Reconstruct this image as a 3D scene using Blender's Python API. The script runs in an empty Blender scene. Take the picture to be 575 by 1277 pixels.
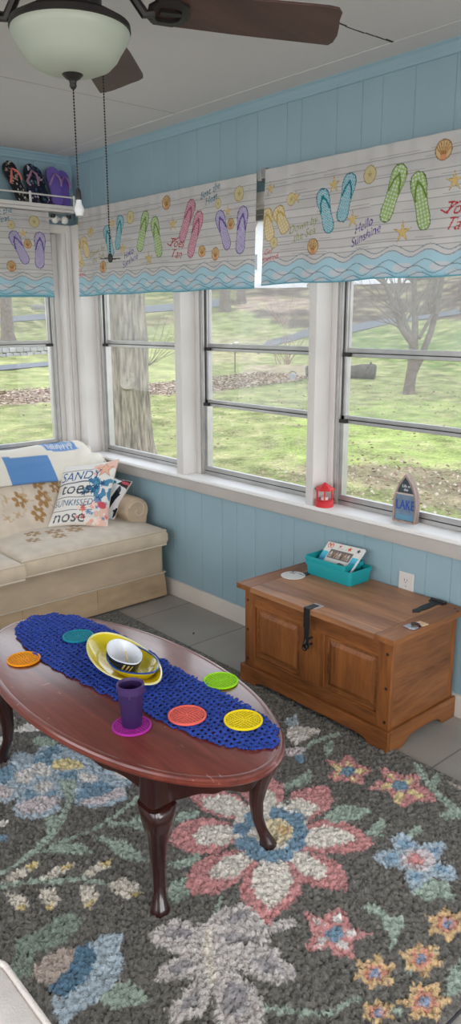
import bpy, math, random
import numpy as np
from mathutils import Vector, Matrix
R = math.radians
COL = bpy.context.scene.collection
BASE = {}
rng = random.Random(7)
nrng = np.random.default_rng(7)

# ------------------------------------------------------------------ helpers
def S(r, g, b):
    f = lambda c: (c / 255 / 12.92) if c / 255 <= .04045 else ((c / 255 + .055) / 1.055) ** 2.4
    return (f(r), f(g), f(b), 1.0)

class MB:
    """collects shapes into one mesh"""
    def __init__(s): s.v = []; s.f = []; s.m = []
    def add(s, vs, fs, mi=0):
        o = len(s.v); s.v += [tuple(map(float, p)) for p in vs]
        s.f += [tuple(i + o for i in q) for q in fs]; s.m += [mi] * len(fs)
        return s
    def box(s, a, b, mi=0):
        (x0, y0, z0), (x1, y1, z1) = a, b
        return s.add([(x0,y0,z0),(x1,y0,z0),(x1,y1,z0),(x0,y1,z0),(x0,y0,z1),(x1,y0,z1),(x1,y1,z1),(x0,y1,z1)],
                     [(0,3,2,1),(4,5,6,7),(0,1,5,4),(1,2,6,5),(2,3,7,6),(3,0,4,7)], mi)
    def rings(s, rs, cap0=True, cap1=True, closed=True, mi=0):
        n = len(rs[0]); vs = [p for r in rs for p in r]; fs = []
        for i in range(len(rs) - 1):
            for j in range(n if closed else n - 1):
                k = (j + 1) % n
                fs.append((i*n+j, i*n+k, (i+1)*n+k, (i+1)*n+j))
        if cap0: fs.append(tuple(range(n))[::-1])
        if cap1: fs.append(tuple((len(rs)-1)*n + j for j in range(n)))
        return s.add(vs, fs, mi)
    def lathe(s, prof, c=(0,0,0), n=32, mi=0, caps=True):
        rs = [[(c[0]+r*math.cos(2*math.pi*k/n), c[1]+r*math.sin(2*math.pi*k/n), c[2]+z) for k in range(n)] for r, z in prof]
        return s.rings(rs, caps, caps, True, mi)
    def tube(s, path, rad, n=8, mi=0, closed=False):
        P = [Vector(p) for p in path]; m = len(P)
        rad = rad if isinstance(rad, (list, tuple)) else [rad] * m
        rs = []; up = None
        for i, p in enumerate(P):
            if closed: t = P[(i+1) % m] - P[i-1]
            else: t = P[min(i+1, m-1)] - P[max(i-1, 0)]
            t.normalize()
            if up is None:
                up = Vector((0,0,1)) if abs(t.z) < .9 else Vector((1,0,0))
            a = t.cross(up); a.normalize(); b = t.cross(a); up = -b
            rs.append([tuple(p + (a*math.cos(2*math.pi*k/n) + b*math.sin(2*math.pi*k/n)) * rad[i]) for k in range(n)])
        if closed: rs.append(rs[0]); return s.rings(rs, False, False, True, mi)
        return s.rings(rs, True, True, True, mi)
    def prism(s, poly, fn, d0, d1, mi=0):
        """poly of 2-D points, fn(u, v, depth) -> 3-D point"""
        return s.rings([[fn(u, v, d0) for u, v in poly], [fn(u, v, d1) for u, v in poly]], True, True, True, mi)
    def grid(s, fn, nu, nv, mi=0):
        vs = [fn(i / nu, j / nv) for j in range(nv + 1) for i in range(nu + 1)]
        fs = [(j*(nu+1)+i, j*(nu+1)+i+1, (j+1)*(nu+1)+i+1, (j+1)*(nu+1)+i) for j in range(nv) for i in range(nu)]
        return s.add(vs, fs, mi)
    def moved(s, M):
        s.v = [tuple(M @ Vector(p)) for p in s.v]; return s

def rbox(a, b, r=.004):
    return MB().box(a, b)

def obj(name, mb, mat, parent=None, base=(0,0,0), bevel=0, smooth=None, col=None, solid=0, subd=0):
    """one mesh object; vertices are given in world space, origin at the base of its thing"""
    if parent is not None: base = BASE[parent.name]
    me = bpy.data.meshes.new(name)
    bx, by, bz = base
    me.from_pydata([(x-bx, y-by, z-bz) for x, y, z in mb.v], [], mb.f)
    mats = mat if isinstance(mat, (list, tuple)) else [mat]
    for m in mats: me.materials.append(m)
    if len(mats) > 1: me.polygons.foreach_set('material_index', mb.m)
    if col is not None:
        a = me.attributes.new('Col', 'FLOAT_COLOR', 'POINT')
        c = np.ones((len(mb.v), 4), dtype=np.float32); c[:, :3] = col[:, :3]
        a.data.foreach_set('color', c.ravel())
    me.update()
    bm_fix(me)
    if smooth is not None:
        me.polygons.foreach_set('use_smooth', [True] * len(me.polygons))
        if smooth < 180: me.set_sharp_from_angle(angle=R(smooth))
    o = bpy.data.objects.new(name, me); COL.objects.link(o)
    BASE[o.name] = base
    if parent is not None: o.parent = parent
    else: o.location = base
    if solid:
        m = o.modifiers.new('solid', 'SOLIDIFY'); m.thickness = solid; m.offset = 0
    if bevel:
        m = o.modifiers.new('bevel', 'BEVEL'); m.width = bevel; m.segments = 2; m.limit_method = 'ANGLE'; m.angle_limit = R(40)
    if subd:
        m = o.modifiers.new('sub', 'SUBSURF'); m.levels = subd; m.render_levels = subd
    return o

def bm_fix(me):
    import bmesh
    if len(me.polygons) > 60000: return
    bm = bmesh.new(); bm.from_mesh(me); bmesh.ops.recalc_face_normals(bm, faces=bm.faces); bm.to_mesh(me); bm.free()

def tag(o, label, cat, group=None, kind=None):
    o['label'] = label; o['category'] = cat
    if group: o['group'] = group
    if kind: o['kind'] = kind
    return o
def thing(name, label, cat, base=(0,0,0), group=None):
    o = bpy.data.objects.new(name, None); COL.objects.link(o); o.location = base
    o.empty_display_size = .05; BASE[o.name] = tuple(base)
    return tag(o, label, cat, group)
def struct(name, mb, mat, **k):
    o = obj(name, mb, mat, **k)
    if o.parent is None: o['kind'] = 'structure'
    return o
def dup(root, loc, rz=0, label=None, scale=1):
    c = root.copy(); COL.objects.link(c); c.location = loc; c.rotation_euler = (0, 0, rz); c.scale = (scale,)*3
    BASE[c.name] = tuple(loc)
    if label: c['label'] = label
    for ch in list(root.children):
        d = ch.copy(); COL.objects.link(d); d.parent = c
        for gch in ch.children:
            e = gch.copy(); COL.objects.link(e); e.parent = d
    return c

# ------------------------------------------------------------------ materials
def _new(name):
    m = bpy.data.materials.new(name); m.use_nodes = True
    nt = m.node_tree; return m, nt, nt.nodes['Principled BSDF'], nt.nodes['Material Output']
def N(nt, t, **k):
    n = nt.nodes.new(t)
    for a, b in k.items():
        if a in n.bl_rna.properties: setattr(n, a, b)
        else: n.inputs[a.replace('_', ' ')].default_value = b
    return n
def coords(nt, scale=(1,1,1), kind='Object', rot=(0,0,0)):
    tc = N(nt, 'ShaderNodeTexCoord'); mp = N(nt, 'ShaderNodeMapping')
    mp.inputs['Scale'].default_value = scale; mp.inputs['Rotation'].default_value = rot
    nt.links.new(tc.outputs[kind], mp.inputs['Vector']); return mp.outputs['Vector']
def bump(nt, b, h, strength, dist=.01):
    n = N(nt, 'ShaderNodeBump'); n.inputs['Strength'].default_value = strength; n.inputs['Distance'].default_value = dist
    nt.links.new(h, n.inputs['Height']); nt.links.new(n.outputs['Normal'], b.inputs['Normal'])
def plain(name, c, rough=.5, metal=0, noise=0, nscale=30, bmp=0, bscale=200, spec=.5, coat=0, stretch=(1,1,1)):
    m, nt, b, out = _new(name)
    b.inputs['Base Color'].default_value = c; b.inputs['Roughness'].default_value = rough
    b.inputs['Metallic'].default_value = metal; b.inputs['Specular IOR Level'].default_value = spec
    b.inputs['Coat Weight'].default_value = coat
    if noise:
        t = N(nt, 'ShaderNodeTexNoise', Scale=nscale, Detail=4.0); nt.links.new(coords(nt, stretch), t.inputs['Vector'])
        r = N(nt, 'ShaderNodeValToRGB'); r.color_ramp.elements[0].position = .3; r.color_ramp.elements[1].position = .7
        r.color_ramp.elements[0].color = tuple(x*(1-noise) for x in c[:3]) + (1,)
        r.color_ramp.elements[1].color = tuple(min(1, x*(1+noise)) for x in c[:3]) + (1,)
        nt.links.new(t.outputs['Fac'], r.inputs['Fac']); nt.links.new(r.outputs['Color'], b.inputs['Base Color'])
    if bmp:
        t = N(nt, 'ShaderNodeTexNoise', Scale=bscale, Detail=3.0); nt.links.new(coords(nt, stretch), t.inputs['Vector'])
        bump(nt, b, t.outputs['Fac'], bmp)
    return m
def wood(name, dark, light, axis=1, rough=.4, scale=14, coat=0, knots=True, spec=.5):
    m, nt, b, out = _new(name)
    sc = [1, 1, 1]; sc[axis] = .12
    v = coords(nt, sc)
    d = N(nt, 'ShaderNodeTexNoise', Scale=3.0, Detail=3.0); nt.links.new(v, d.inputs['Vector'])
    mx = N(nt, 'ShaderNodeMixRGB'); mx.inputs['Fac'].default_value = .25
    nt.links.new(v, mx.inputs['Color1']); nt.links.new(d.outputs['Color'], mx.inputs['Color2'])
    w = N(nt, 'ShaderNodeTexNoise', Scale=scale * 1.0, Detail=6.0, Roughness=.65, Distortion=1.2); nt.links.new(mx.outputs['Color'], w.inputs['Vector'])
    w2 = N(nt, 'ShaderNodeTexNoise', Scale=scale * 9, Detail=2.0); nt.links.new(v, w2.inputs['Vector'])
    ad = N(nt, 'ShaderNodeMath', operation='MULTIPLY_ADD'); ad.inputs[1].default_value = .35
    nt.links.new(w2.outputs['Fac'], ad.inputs[0]); nt.links.new(w.outputs['Fac'], ad.inputs[2])
    r = N(nt, 'ShaderNodeValToRGB'); r.color_ramp.elements[0].position = .45; r.color_ramp.elements[1].position = .85
    r.color_ramp.elements[0].color = dark; r.color_ramp.elements[1].color = light
    nt.links.new(ad.outputs[0], r.inputs['Fac']); nt.links.new(r.outputs['Color'], b.inputs['Base Color'])
    b.inputs['Roughness'].default_value = rough; b.inputs['Coat Weight'].default_value = coat; b.inputs['Coat Roughness'].default_value = .15
    b.inputs['Specular IOR Level'].default_value = spec
    bump(nt, b, ad.outputs[0], .08, .004)
    return m
def painted(name, rough=.9, bscale=0, bst=.3, transl=0, nz=0, nzs=60, sheen=0):
    m, nt, b, out = _new(name)
    a = N(nt, 'ShaderNodeAttribute'); a.attribute_name = 'Col'
    src = a.outputs['Color']
    if nz:
        t = N(nt, 'ShaderNodeTexNoise', Scale=nzs, Detail=4.0); nt.links.new(coords(nt), t.inputs['Vector'])
        mr = N(nt, 'ShaderNodeMapRange'); mr.inputs[1].default_value = .3; mr.inputs[2].default_value = .7
        mr.inputs[3].default_value = 1 - nz; mr.inputs[4].default_value = 1 + nz
        nt.links.new(t.outputs['Fac'], mr.inputs[0])
        mx = N(nt, 'ShaderNodeVectorMath', operation='SCALE'); nt.links.new(src, mx.inputs[0]); nt.links.new(mr.outputs[0], mx.inputs['Scale'])
        src = mx.outputs[0]
    nt.links.new(src, b.inputs['Base Color']); b.inputs['Roughness'].default_value = rough; b.inputs['Specular IOR Level'].default_value = .2
    b.inputs['Sheen Weight'].default_value = sheen
    if bscale:
        t = N(nt, 'ShaderNodeTexNoise', Scale=bscale, Detail=2.0); nt.links.new(coords(nt), t.inputs['Vector'])
        bump(nt, b, t.outputs['Fac'], bst)
    if transl:
        tr = N(nt, 'ShaderNodeBsdfTranslucent'); nt.links.new(src, tr.inputs['Color'])
        mx = N(nt, 'ShaderNodeMixShader'); mx.inputs[0].default_value = transl
        nt.links.new(b.outputs[0], mx.inputs[1]); nt.links.new(tr.outputs[0], mx.inputs[2]); nt.links.new(mx.outputs[0], out.inputs['Surface'])
    return m
def pane(name, haze, tint=.96):
    m, nt, b, out = _new(name); nt.nodes.remove(b)
    t = N(nt, 'ShaderNodeBsdfTransparent'); t.inputs['Color'].default_value = (tint, tint*1.005, tint, 1)
    g = N(nt, 'ShaderNodeBsdfGlossy'); g.inputs['Roughness'].default_value = .02
    lw = N(nt, 'ShaderNodeLayerWeight'); pw = N(nt, 'ShaderNodeMath', operation='POWER'); pw.inputs[1].default_value = 4.0
    f = N(nt, 'ShaderNodeMath', operation='MULTIPLY_ADD'); f.inputs[1].default_value = .35; f.inputs[2].default_value = .015
    nt.links.new(lw.outputs['Facing'], pw.inputs[0]); nt.links.new(pw.outputs[0], f.inputs[0])
    mx = N(nt, 'ShaderNodeMixShader'); nt.links.new(f.outputs[0], mx.inputs[0]); nt.links.new(t.outputs[0], mx.inputs[1]); nt.links.new(g.outputs[0], mx.inputs[2])
    d = N(nt, 'ShaderNodeBsdfTranslucent'); d.inputs['Color'].default_value = (.85, .85, .85, 1)
    m2 = N(nt, 'ShaderNodeMixShader'); m2.inputs[0].default_value = haze
    if haze > .05:
        n = N(nt, 'ShaderNodeTexNoise', Scale=14.0, Detail=5.0); nt.links.new(coords(nt), n.inputs['Vector'])
        mr = N(nt, 'ShaderNodeMapRange'); mr.inputs[1].default_value = .3; mr.inputs[2].default_value = .75; mr.inputs[3].default_value = haze*.8; mr.inputs[4].default_value = haze*1.3
        nt.links.new(n.outputs['Fac'], mr.inputs[0]); nt.links.new(mr.outputs[0], m2.inputs[0])
    nt.links.new(mx.outputs[0], m2.inputs[1]); nt.links.new(d.outputs[0], m2.inputs[2]); nt.links.new(m2.outputs[0], out.inputs['Surface'])
    return m

M = {}
M['wall'] = plain('blue_paint', S(144, 170, 180), .5, noise=.05, nscale=3, bmp=.05, bscale=60)
M['wall2'] = plain('plain_wall_paint', S(185, 190, 192), .7, noise=.03, nscale=3)
M['crown'] = plain('blue_gloss_paint', S(146, 174, 186), .4, noise=.03, nscale=6)
M['white'] = plain('white_paint', S(212, 207, 203), .4, noise=.04, nscale=5, bmp=.04, bscale=40)
M['base'] = plain('baseboard_paint', S(208, 200, 190), .45, noise=.05, nscale=5)
M['sill'] = plain('sill_paint_lightened', S(238, 235, 233), .35, noise=.04, nscale=6, bmp=.04, bscale=40)  # white paint made lighter; brightness from the window put into the colour
M['ceil'] = plain('ceiling_paint', S(210, 205, 203), .85, noise=.03, nscale=1.5, bmp=.12, bscale=90)
M['alu'] = plain('aluminium', S(176, 174, 172), .42, .75, noise=.1, nscale=12)
M['alud'] = plain('dark_seal', S(40, 38, 38), .6)
M['clear'] = pane('clear_glass', .015)
M['haze'] = pane('dusty_glass', .06, .86)
M['haze2'] = pane('dusty_double_glass', .10, .82)
M['black'] = plain('black_iron', S(38, 37, 38), .45, .3, noise=.2, nscale=60, bmp=.1, bscale=80)
M['bronze'] = plain('dark_bronze', S(42, 37, 36), .45, .3)
M['blade'] = wood('dark_walnut_blade', S(62, 40, 36), S(86, 58, 52), 0, .5, 8)
M['bowlglass'] = plain('frosted_glass', S(168, 172, 158), .45, noise=.05, nscale=4)
M['chest'] = wood('pine_front', S(92, 50, 21), S(158, 96, 48), 1, .42, 12)
M['chestv'] = wood('pine_upright', S(92, 50, 21), S(158, 96, 48), 2, .42, 12)
M['chestx'] = wood('pine_end', S(94, 52, 24), S(158, 100, 54), 0, .42, 9)
M['chestt'] = wood('pine_lid', S(118, 72, 42), S(178, 124, 84), 1, .38, 10)
M['peg'] = plain('dark_peg', S(45, 28, 18), .6)
M['mahog'] = wood('mahogany_top', S(86, 32, 26), S(126, 58, 45), 1, .3, 10, coat=.5)
_m = M['mahog']; nt = _m.node_tree; _b = nt.nodes['Principled BSDF']; _src = _b.inputs['Base Color'].links[0].from_socket
_sc = None
for _st, _scale, _lo in (((9,1.4,1), 9.0, .72), ((2,7,1), 8.0, .735), ((1,1,1), 60.0, .74)):      # fine scratches and specks worn into the polish
    _n = N(nt, 'ShaderNodeTexNoise', Scale=_scale, Detail=2.0); nt.links.new(coords(nt, _st), _n.inputs['Vector'])
    _r = N(nt, 'ShaderNodeMapRange'); _r.inputs[1].default_value = _lo; _r.inputs[2].default_value = _lo + .05; _r.inputs[4].default_value = .5
    nt.links.new(_n.outputs['Fac'], _r.inputs[0]); _x = N(nt, 'ShaderNodeMixRGB'); _x.inputs['Color2'].default_value = S(196,160,150)
    nt.links.new(_r.outputs[0], _x.inputs['Fac']); nt.links.new(_src, _x.inputs['Color1']); _src = _x.outputs[0]
nt.links.new(_src, _b.inputs['Base Color'])
M['mahogd'] = wood('mahogany_dark', S(36, 16, 14), S(60, 28, 23), 2, .25, 10, coat=.5)
M['paper'] = plain('white_card', S(225, 225, 225), .5)

# ------------------------------------------------------------------ painting a print onto the points of a cloth or rug
class Paint:
    def __init__(s, pts, base, jit=0):
        s.p = np.asarray(pts, float); s.c = np.tile(np.array(base[:3]), (len(s.p), 1))
        if jit: s.p = s.p + nrng.normal(0, jit, s.p.shape)
    def inside(s, poly):
        P = np.asarray(poly, float); x0, y0 = P.min(0); x1, y1 = P.max(0)
        idx = np.nonzero((s.p[:,0] >= x0) & (s.p[:,0] <= x1) & (s.p[:,1] >= y0) & (s.p[:,1] <= y1))[0]
        if not len(idx): return idx
        x, y = s.p[idx,0], s.p[idx,1]; ins = np.zeros(len(idx), bool)
        for i in range(len(P)):
            xa, ya = P[i]; xb, yb = P[i-1]
            if ya == yb: continue
            c = ((ya > y) != (yb > y)) & (x < (xb-xa)*(y-ya)/(yb-ya)+xa); ins ^= c
        return idx[ins]
    def poly(s, P, col, f=1.0):
        i = s.inside(P); s.c[i] = s.c[i]*(1-f) + np.array(col[:3])*f; return i
    def ell(s, cx, cy, rx, ry, col, a=0, n=20):
        return s.poly([(cx+rx*math.cos(2*math.pi*k/n)*math.cos(a)-ry*math.sin(2*math.pi*k/n)*math.sin(a), cy+rx*math.cos(2*math.pi*k/n)*math.sin(a)+ry*math.sin(2*math.pi*k/n)*math.cos(a)) for k in range(n)], col)
    def star(s, cx, cy, r, col, a=.3, n=5, inn=.36):
        return s.poly([(cx+r*(1 if k%2==0 else inn)*math.cos(a+k*math.pi/n), cy+r*(1 if k%2==0 else inn)*math.sin(a+k*math.pi/n)) for k in range(2*n)], col)
    def line(s, pts, w, col, f=1.0):
        for (xa, ya), (xb, yb) in zip(pts, pts[1:]):
            L = math.hypot(xb-xa, yb-ya) or 1e-9; nx, ny = -(yb-ya)/L*w/2, (xb-xa)/L*w/2
            s.poly([(xa+nx,ya+ny),(xb+nx,yb+ny),(xb-nx,yb-ny),(xa-nx,ya-ny)], col, f)
    def text(s, body, x, y, size, col, ang=0, shear=.3, flip=1, sx=1, align='CENTER'):
        cu = bpy.data.curves.new('lettering', 'FONT'); cu.body = body; cu.size = size; cu.shear = shear
        cu.align_x = align; cu.align_y = 'CENTER'; cu.space_line = .85; cu.resolution_u = 3
        o = bpy.data.objects.new('lettering', cu); COL.objects.link(o)
        bpy.context.view_layer.update()
        me = o.to_mesh(); me.calc_loop_triangles()
        V = [(v.co.x*sx, v.co.y) for v in me.vertices]; ca, sa = math.cos(ang), math.sin(ang)
        for t in me.loop_triangles:
            s.poly([(x + flip*(V[i][0]*ca - V[i][1]*sa), y + V[i][0]*sa + V[i][1]*ca) for i in t.vertices], col)
        o.to_mesh_clear(); bpy.data.objects.remove(o); bpy.data.curves.remove(cu)

def glyphs(body, size, fn, depth, align='CENTER', shear=0, sx=1):
    """lettering as thin raised mesh: fn(u, v, d) -> world"""
    cu = bpy.data.curves.new('lettering', 'FONT'); cu.body = body; cu.size = size; cu.shear = shear
    cu.align_x = align; cu.align_y = 'CENTER'; cu.resolution_u = 3; cu.space_line = .85
    o = bpy.data.objects.new('lettering', cu); COL.objects.link(o); bpy.context.view_layer.update()
    me = o.to_mesh(); mb = MB()
    vs = [(v.co.x*sx, v.co.y) for v in me.vertices]; fs = [tuple(p.vertices) for p in me.polygons]; n = len(vs)
    edges = {}
    for f in fs:
        for a, b in zip(f, f[1:] + f[:1]): edges[(a, b)] = edges.get((a, b), 0) + 1
    rim = [(a, b) for (a, b) in edges if (b, a) not in edges]
    mb.add([fn(u, v, depth) for u, v in vs] + [fn(u, v, 0) for u, v in vs], fs + [(a, b, b+n, a+n) for a, b in rim])
    o.to_mesh_clear(); bpy.data.objects.remove(o); bpy.data.curves.remove(cu)
    return mb
# ------------------------------------------------------------------ the room (x = 0 window wall, y = 0 sofa wall)
CEIL = 2.4; XW = 3.7; YW = 5.5
def sempty(name):
    o = bpy.data.objects.new(name, None); COL.objects.link(o); BASE[o.name] = (0,0,0); o['kind'] = 'structure'; o.empty_display_size = .05
    return o
# floor of large pale boards
mf, nt, b, out = _new('painted_floor')
br = N(nt, 'ShaderNodeTexBrick', Scale=1.0); br.inputs['Mortar Size'].default_value = .004; br.inputs['Brick Width'].default_value = 1.2; br.inputs['Row Height'].default_value = .45
br.offset = .33; br.inputs['Color1'].default_value = S(166,158,150); br.inputs['Color2'].default_value = S(158,151,144); br.inputs['Mortar'].default_value = S(120,115,108)
floorv = coords(nt); floorv.node.inputs['Location'].default_value = (.35, -.16, 0)
nt.links.new(floorv, br.inputs['Vector'])
tn = N(nt, 'ShaderNodeTexNoise', Scale=4.0, Detail=6.0); nt.links.new(coords(nt, (1,1,1)), tn.inputs['Vector'])
mx = N(nt, 'ShaderNodeMixRGB', blend_type='MULTIPLY'); mx.inputs['Fac'].default_value = .35
nt.links.new(br.outputs['Color'], mx.inputs['Color1']); nt.links.new(tn.outputs['Fac'], mx.inputs['Color2'])
gm = N(nt, 'ShaderNodeGamma'); gm.inputs[1].default_value = .9; nt.links.new(mx.outputs[0], gm.inputs[0])
nt.links.new(gm.outputs[0], b.inputs['Base Color']); b.inputs['Roughness'].default_value = .5
struct('floor', MB().box((-.14,-.14,-.12), (XW+.12, YW+.12, 0)), mf)
struct('ceiling', MB().box((-.14,-.14,CEIL), (XW+.12, YW+.12, CEIL+.1)), M['ceil'])

ceiling = bpy.data.objects['ceiling']
cr = [(.53,2.372),(.47,2.368),(.42,2.366),(.37,2.36),(.314,2.358),(.277,2.362),(.23,2.366),(.181,2.368),(.128,2.374),(.084,2.371),(.05,2.379)]
mb = MB()
for i, ((xa,ya),(xb,yb)) in enumerate(zip(cr, cr[1:])):
    w = [.0004,.0005,.0006,.0012,.0006,.0005,.0022,.0026,.0006,.002][i % 10]
    mb.box((xb, min(ya,yb)-w, CEIL-.0012), (xa, max(ya,yb)+w*.3, CEIL+.002))
obj('crack', mb, plain('crack_dark', S(60,52,48), .9), ceiling)
obj('seam', MB().box((.1,1.166,CEIL-.0008),(XW,1.169,CEIL+.002)), plain('seam_line', S(170,160,155), .9), ceiling)

GRY = [.094,.207,.341,.519,.6,.788,.912,1.006,1.149,1.313,1.426,1.56,1.738,1.819,2.007,2.131,2.225,2.368,2.532]
GRY += [round(g + 1.219, 3) for g in GRY if g + 1.219 > 2.6] + [3.75,3.84,4.03,4.15,4.24,4.39,4.55,4.66,4.8,4.96,5.04,5.23,5.35]
def panel(mb, z0, z1, L, gs, thick, swap=False, n=.0022, d=.003):
    prof = [(-.001 if swap else -thick, -thick), (L, -thick), (L, 0)] if False else None
    pts = [(0, 0)]
    for g in gs: pts += [(g-n, 0), (g, -d), (g+n, 0)]
    pts += [(L, 0), (L, -thick), (0, -thick)]
    f = (lambda u, v, z: (u, v, z)) if swap else (lambda u, v, z: (v, u, z))
    mb.prism(pts, f, z0, z1)
T = .13; ZS = .70; ZT = 1.99
OPR = [(.113,1.002),(1.056,1.926),(1.968,2.85),(2.905,3.79)]     # window openings of the window wall
mb = MB(); panel(mb, 0, ZS, YW, GRY, T); panel(mb, ZT, CEIL, YW, GRY, T)
ed = [-.13] + [e for o in OPR for e in o] + [YW]
for a, b2 in zip(ed[0::2], ed[1::2]): mb.box((-T, a+(.004 if a > 0 else 0), ZS), (-.02, b2-.004, ZT))
struct('wall_right', mb, M['wall'])
OPB = [(.10,1.02),(1.10,2.02)]
GRX = [.11,.24,.33,.47,.63,.74,.88,1.03,1.14,1.3,1.42,1.55,1.7,1.83,1.95,2.1,2.24,2.4,2.52,2.7,2.85,3.0,3.2,3.4,3.55]
mb = MB(); panel(mb, 0, .73, XW, GRX, T, True); panel(mb, ZT, CEIL, XW, GRX, T, True)
ed = [0] + [e for o in OPB for e in o] + [XW]
for a, b2 in zip(ed[0::2], ed[1::2]): mb.box((a, -T, .73), (b2-.004, -.02, ZT))
struct('wall_back', mb, M['wall'])
# the two walls behind the photographer, with assumed window openings for sky light and the fill lamps
mb = MB().box((XW,-.13,0),(XW+.12,YW+.12,.75)).box((XW,-.13,2.05),(XW+.12,YW+.12,CEIL))
for a, b2 in ((-.13,.4),(1.8,2.0),(3.4,3.6),(5.0,5.62)): mb.box((XW,a,.75),(XW+.12,b2,2.05))
struct('wall_left', mb, M['wall2'])
mb = MB().box((-.13,YW,0),(XW,YW+.12,.75)).box((-.13,YW,2.05),(XW,YW+.12,CEIL))
for a, b2 in ((-.13,.3),(1.75,1.95),(3.4,XW)): mb.box((a,YW,.75),(b2,YW+.12,2.05))
struct('wall_front', mb, M['wall2'])

# mouldings
def mould(name, prof, a, b, along, mat, **k):
    """prof: (depth from wall, z) outline run along the wall from a to b"""
    f = (lambda d, z, t: (d, t, z)) if along == 'y' else (lambda d, z, t: (t, d, z))
    return struct(name, MB().prism(prof, f, a, b), mat, smooth=30, **k)
crown = [(0,2.357),(.008,2.357),(.011,2.361),(.012,2.370),(.017,2.376),(.022,2.388),(.03,2.394),(.031,2.4),(0,2.4)]
mould('trim_1', crown, .012, YW, 'y', M['crown'])
mould('trim_2', crown, .0, XW, 'x', M['crown'])
mould('trim_3', [(.031,2.397),(.14,2.398),(.14,2.4),(.031,2.4)], .05, YW, 'y', M['ceil'])
mould('baseboard_right', [(0,0),(.015,0),(.015,.08),(.011,.088),(0,.0885)], 0, YW, 'y', M['base'])
mould('baseboard_back', [(0,0),(.015,0),(.015,.08),(.011,.088),(0,.0885)], .016, XW, 'x', M['base'])
# window sill board with a rounded nose, apron below
mould('trim_4', [(-.115,.694),(.045,.694),(.05,.699),(.05,.709),(.045,.714),(-.115,.714)], -.02, 3.83, 'y', M['sill'])
mould('trim_5', [(0,.632),(.02,.632),(.024,.64),(.024,.694),(0,.694)], .0, 3.83, 'y', plain('apron_paint', S(190,183,177), .45, noise=.05, nscale=5))
mould('trim_6', [(-.115,.728),(.03,.728),(.035,.733),(.035,.748),(-.115,.748)], .06, 2.1, 'x', M['white'])
# posts between the windows: front board and returns
for i, (a, b2) in enumerate([(.012,.113),(1.002,1.056),(1.926,1.968),(2.85,2.905),(3.79,3.85)]):
    struct('trim_%d' % (7+i), MB().box((-.11,a,.714),(.045,b2,2.03)), M['white'], bevel=.003)
mb = MB().box((-.02,.012,1.985),(.03,3.85,2.03)).box((-.11,.1,1.975),(.0,3.8,1.99))
struct('trim_12', mb, M['white'])
mb = MB().box((.03,-.12,.748),(.1,-.0,2.0)).box((1.02,-.12,.748),(1.1,-.02,2.0)).box((.046,0,.748),(.075,.032,2.03)).box((.075,0,.748),(.1,.022,2.03)).box((1.02,-.02,.748),(1.10,.03,2.03)).box((.046,-.02,1.985),(2.1,.028,2.03))
struct('trim_13', mb, M['white'], bevel=.003)

def window(name, T3, u0, u1, z0, z1, thirds, hazes):
    """aluminium double-hung window; T3(u, d, z) -> world, d = depth towards the room"""
    w = sempty(name)
    def bx(mb, ua, da, za, ub, db, zb):
        p, q = T3(ua, da, za), T3(ub, db, zb)
        return mb.box(tuple(map(min, p, q)), tuple(map(max, p, q)))
    mb = MB()
    for s_, e_ in ((u0, 1), (u1, -1)):
        bx(mb, s_, -.10, z0, s_+e_*.03, -.046, z1); bx(mb, s_+e_*.03, -.10, z0, s_+e_*.036, -.055, z1)
    obj('stop', mb, M['white'], w, bevel=.002)
    mb = MB()
    for s_, e_ in ((u0+.036, 1), (u1-.036, -1)):
        bx(mb, s_, -.108, z0, s_+e_*.012, -.05, z1); bx(mb, s_, -.104, z0, s_+e_*.03, -.072, z1); bx(mb, s_+e_*.012,-.066,z0,s_+e_*.017,-.054,z1)
    bx(mb, u0+.036, -.108, z0, u1-.036, -.06, z0+.018); bx(mb, u0+.036, -.108, z1-.03, u1-.036, -.05, z1)
    obj('frame', mb, M['alu'], w, bevel=.0015)
    mb = MB()
    for s_, e_ in ((u0+.046, 1), (u1-.046, -1)): bx(mb, s_, -.071, z0+.012, s_+e_*.006, -.066, z1)
    bx(mb, u0+.046, -.071, z0+.016, u1-.046, -.062, z0+.022)
    obj('seal', mb, M['alud'], w)
    zs = [z0+.02] + thirds + [z1-.02]
    a, b2 = u0+.05, u1-.05
    for i in range(len(zs)-1):
        lo, hi = zs[i], zs[i+1]; top = i == len(zs)-2; d = -.092 if top else (-.074 if i == 0 else -.084)
        h = .024 if (i == 0 or top) else .02
        mb = MB()
        bx(mb, a, d-.006, lo, a+.02, d+.010, hi); bx(mb, b2-.02, d-.006, lo, b2, d+.010, hi)
        bx(mb, a, d-.006, lo-(.0 if i == 0 else .006), b2, d+.012, lo+h)
        bx(mb, a, d-.006, hi-(.012 if not top else .03), b2, d+.009, hi+(.003 if not top else 0))
        sash = obj('sash', mb, M['alu'], w, bevel=.0015)
        if not top:
            m2 = MB(); bx(m2, a, d+.0095, hi+.0025, b2, d+.0135, hi+.0055)
            for q in (a+.002, b2-.042): bx(m2, q, d+.009, hi-.011, q+.04, d+.02, hi+.004)
            obj('latch', m2, M['alud'], sash)
        mb = MB(); bx(mb, a+.018, d-.001, lo+.006, b2-.018, d+.001, hi-.004)
        obj('pane', mb, hazes[i], w)
    return w
TR = lambda u, d, z: (d, u, z)
TB = lambda u, d, z: (u, d, z)
window('window_1', TR, *OPR[0], .714, 1.985, [1.36], [M['clear'], M['haze']])
for i in (1, 2, 3): window('window_%d' % (i+1), TR, *OPR[i], .714, 1.985, [1.083, 1.36], [M['clear'], M['haze'], M['haze2']])
for i in (0, 1): window('window_%d' % (i+5), TB, *OPB[i], .748, 1.985, [1.36], [M['clear'], M['haze']])
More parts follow.
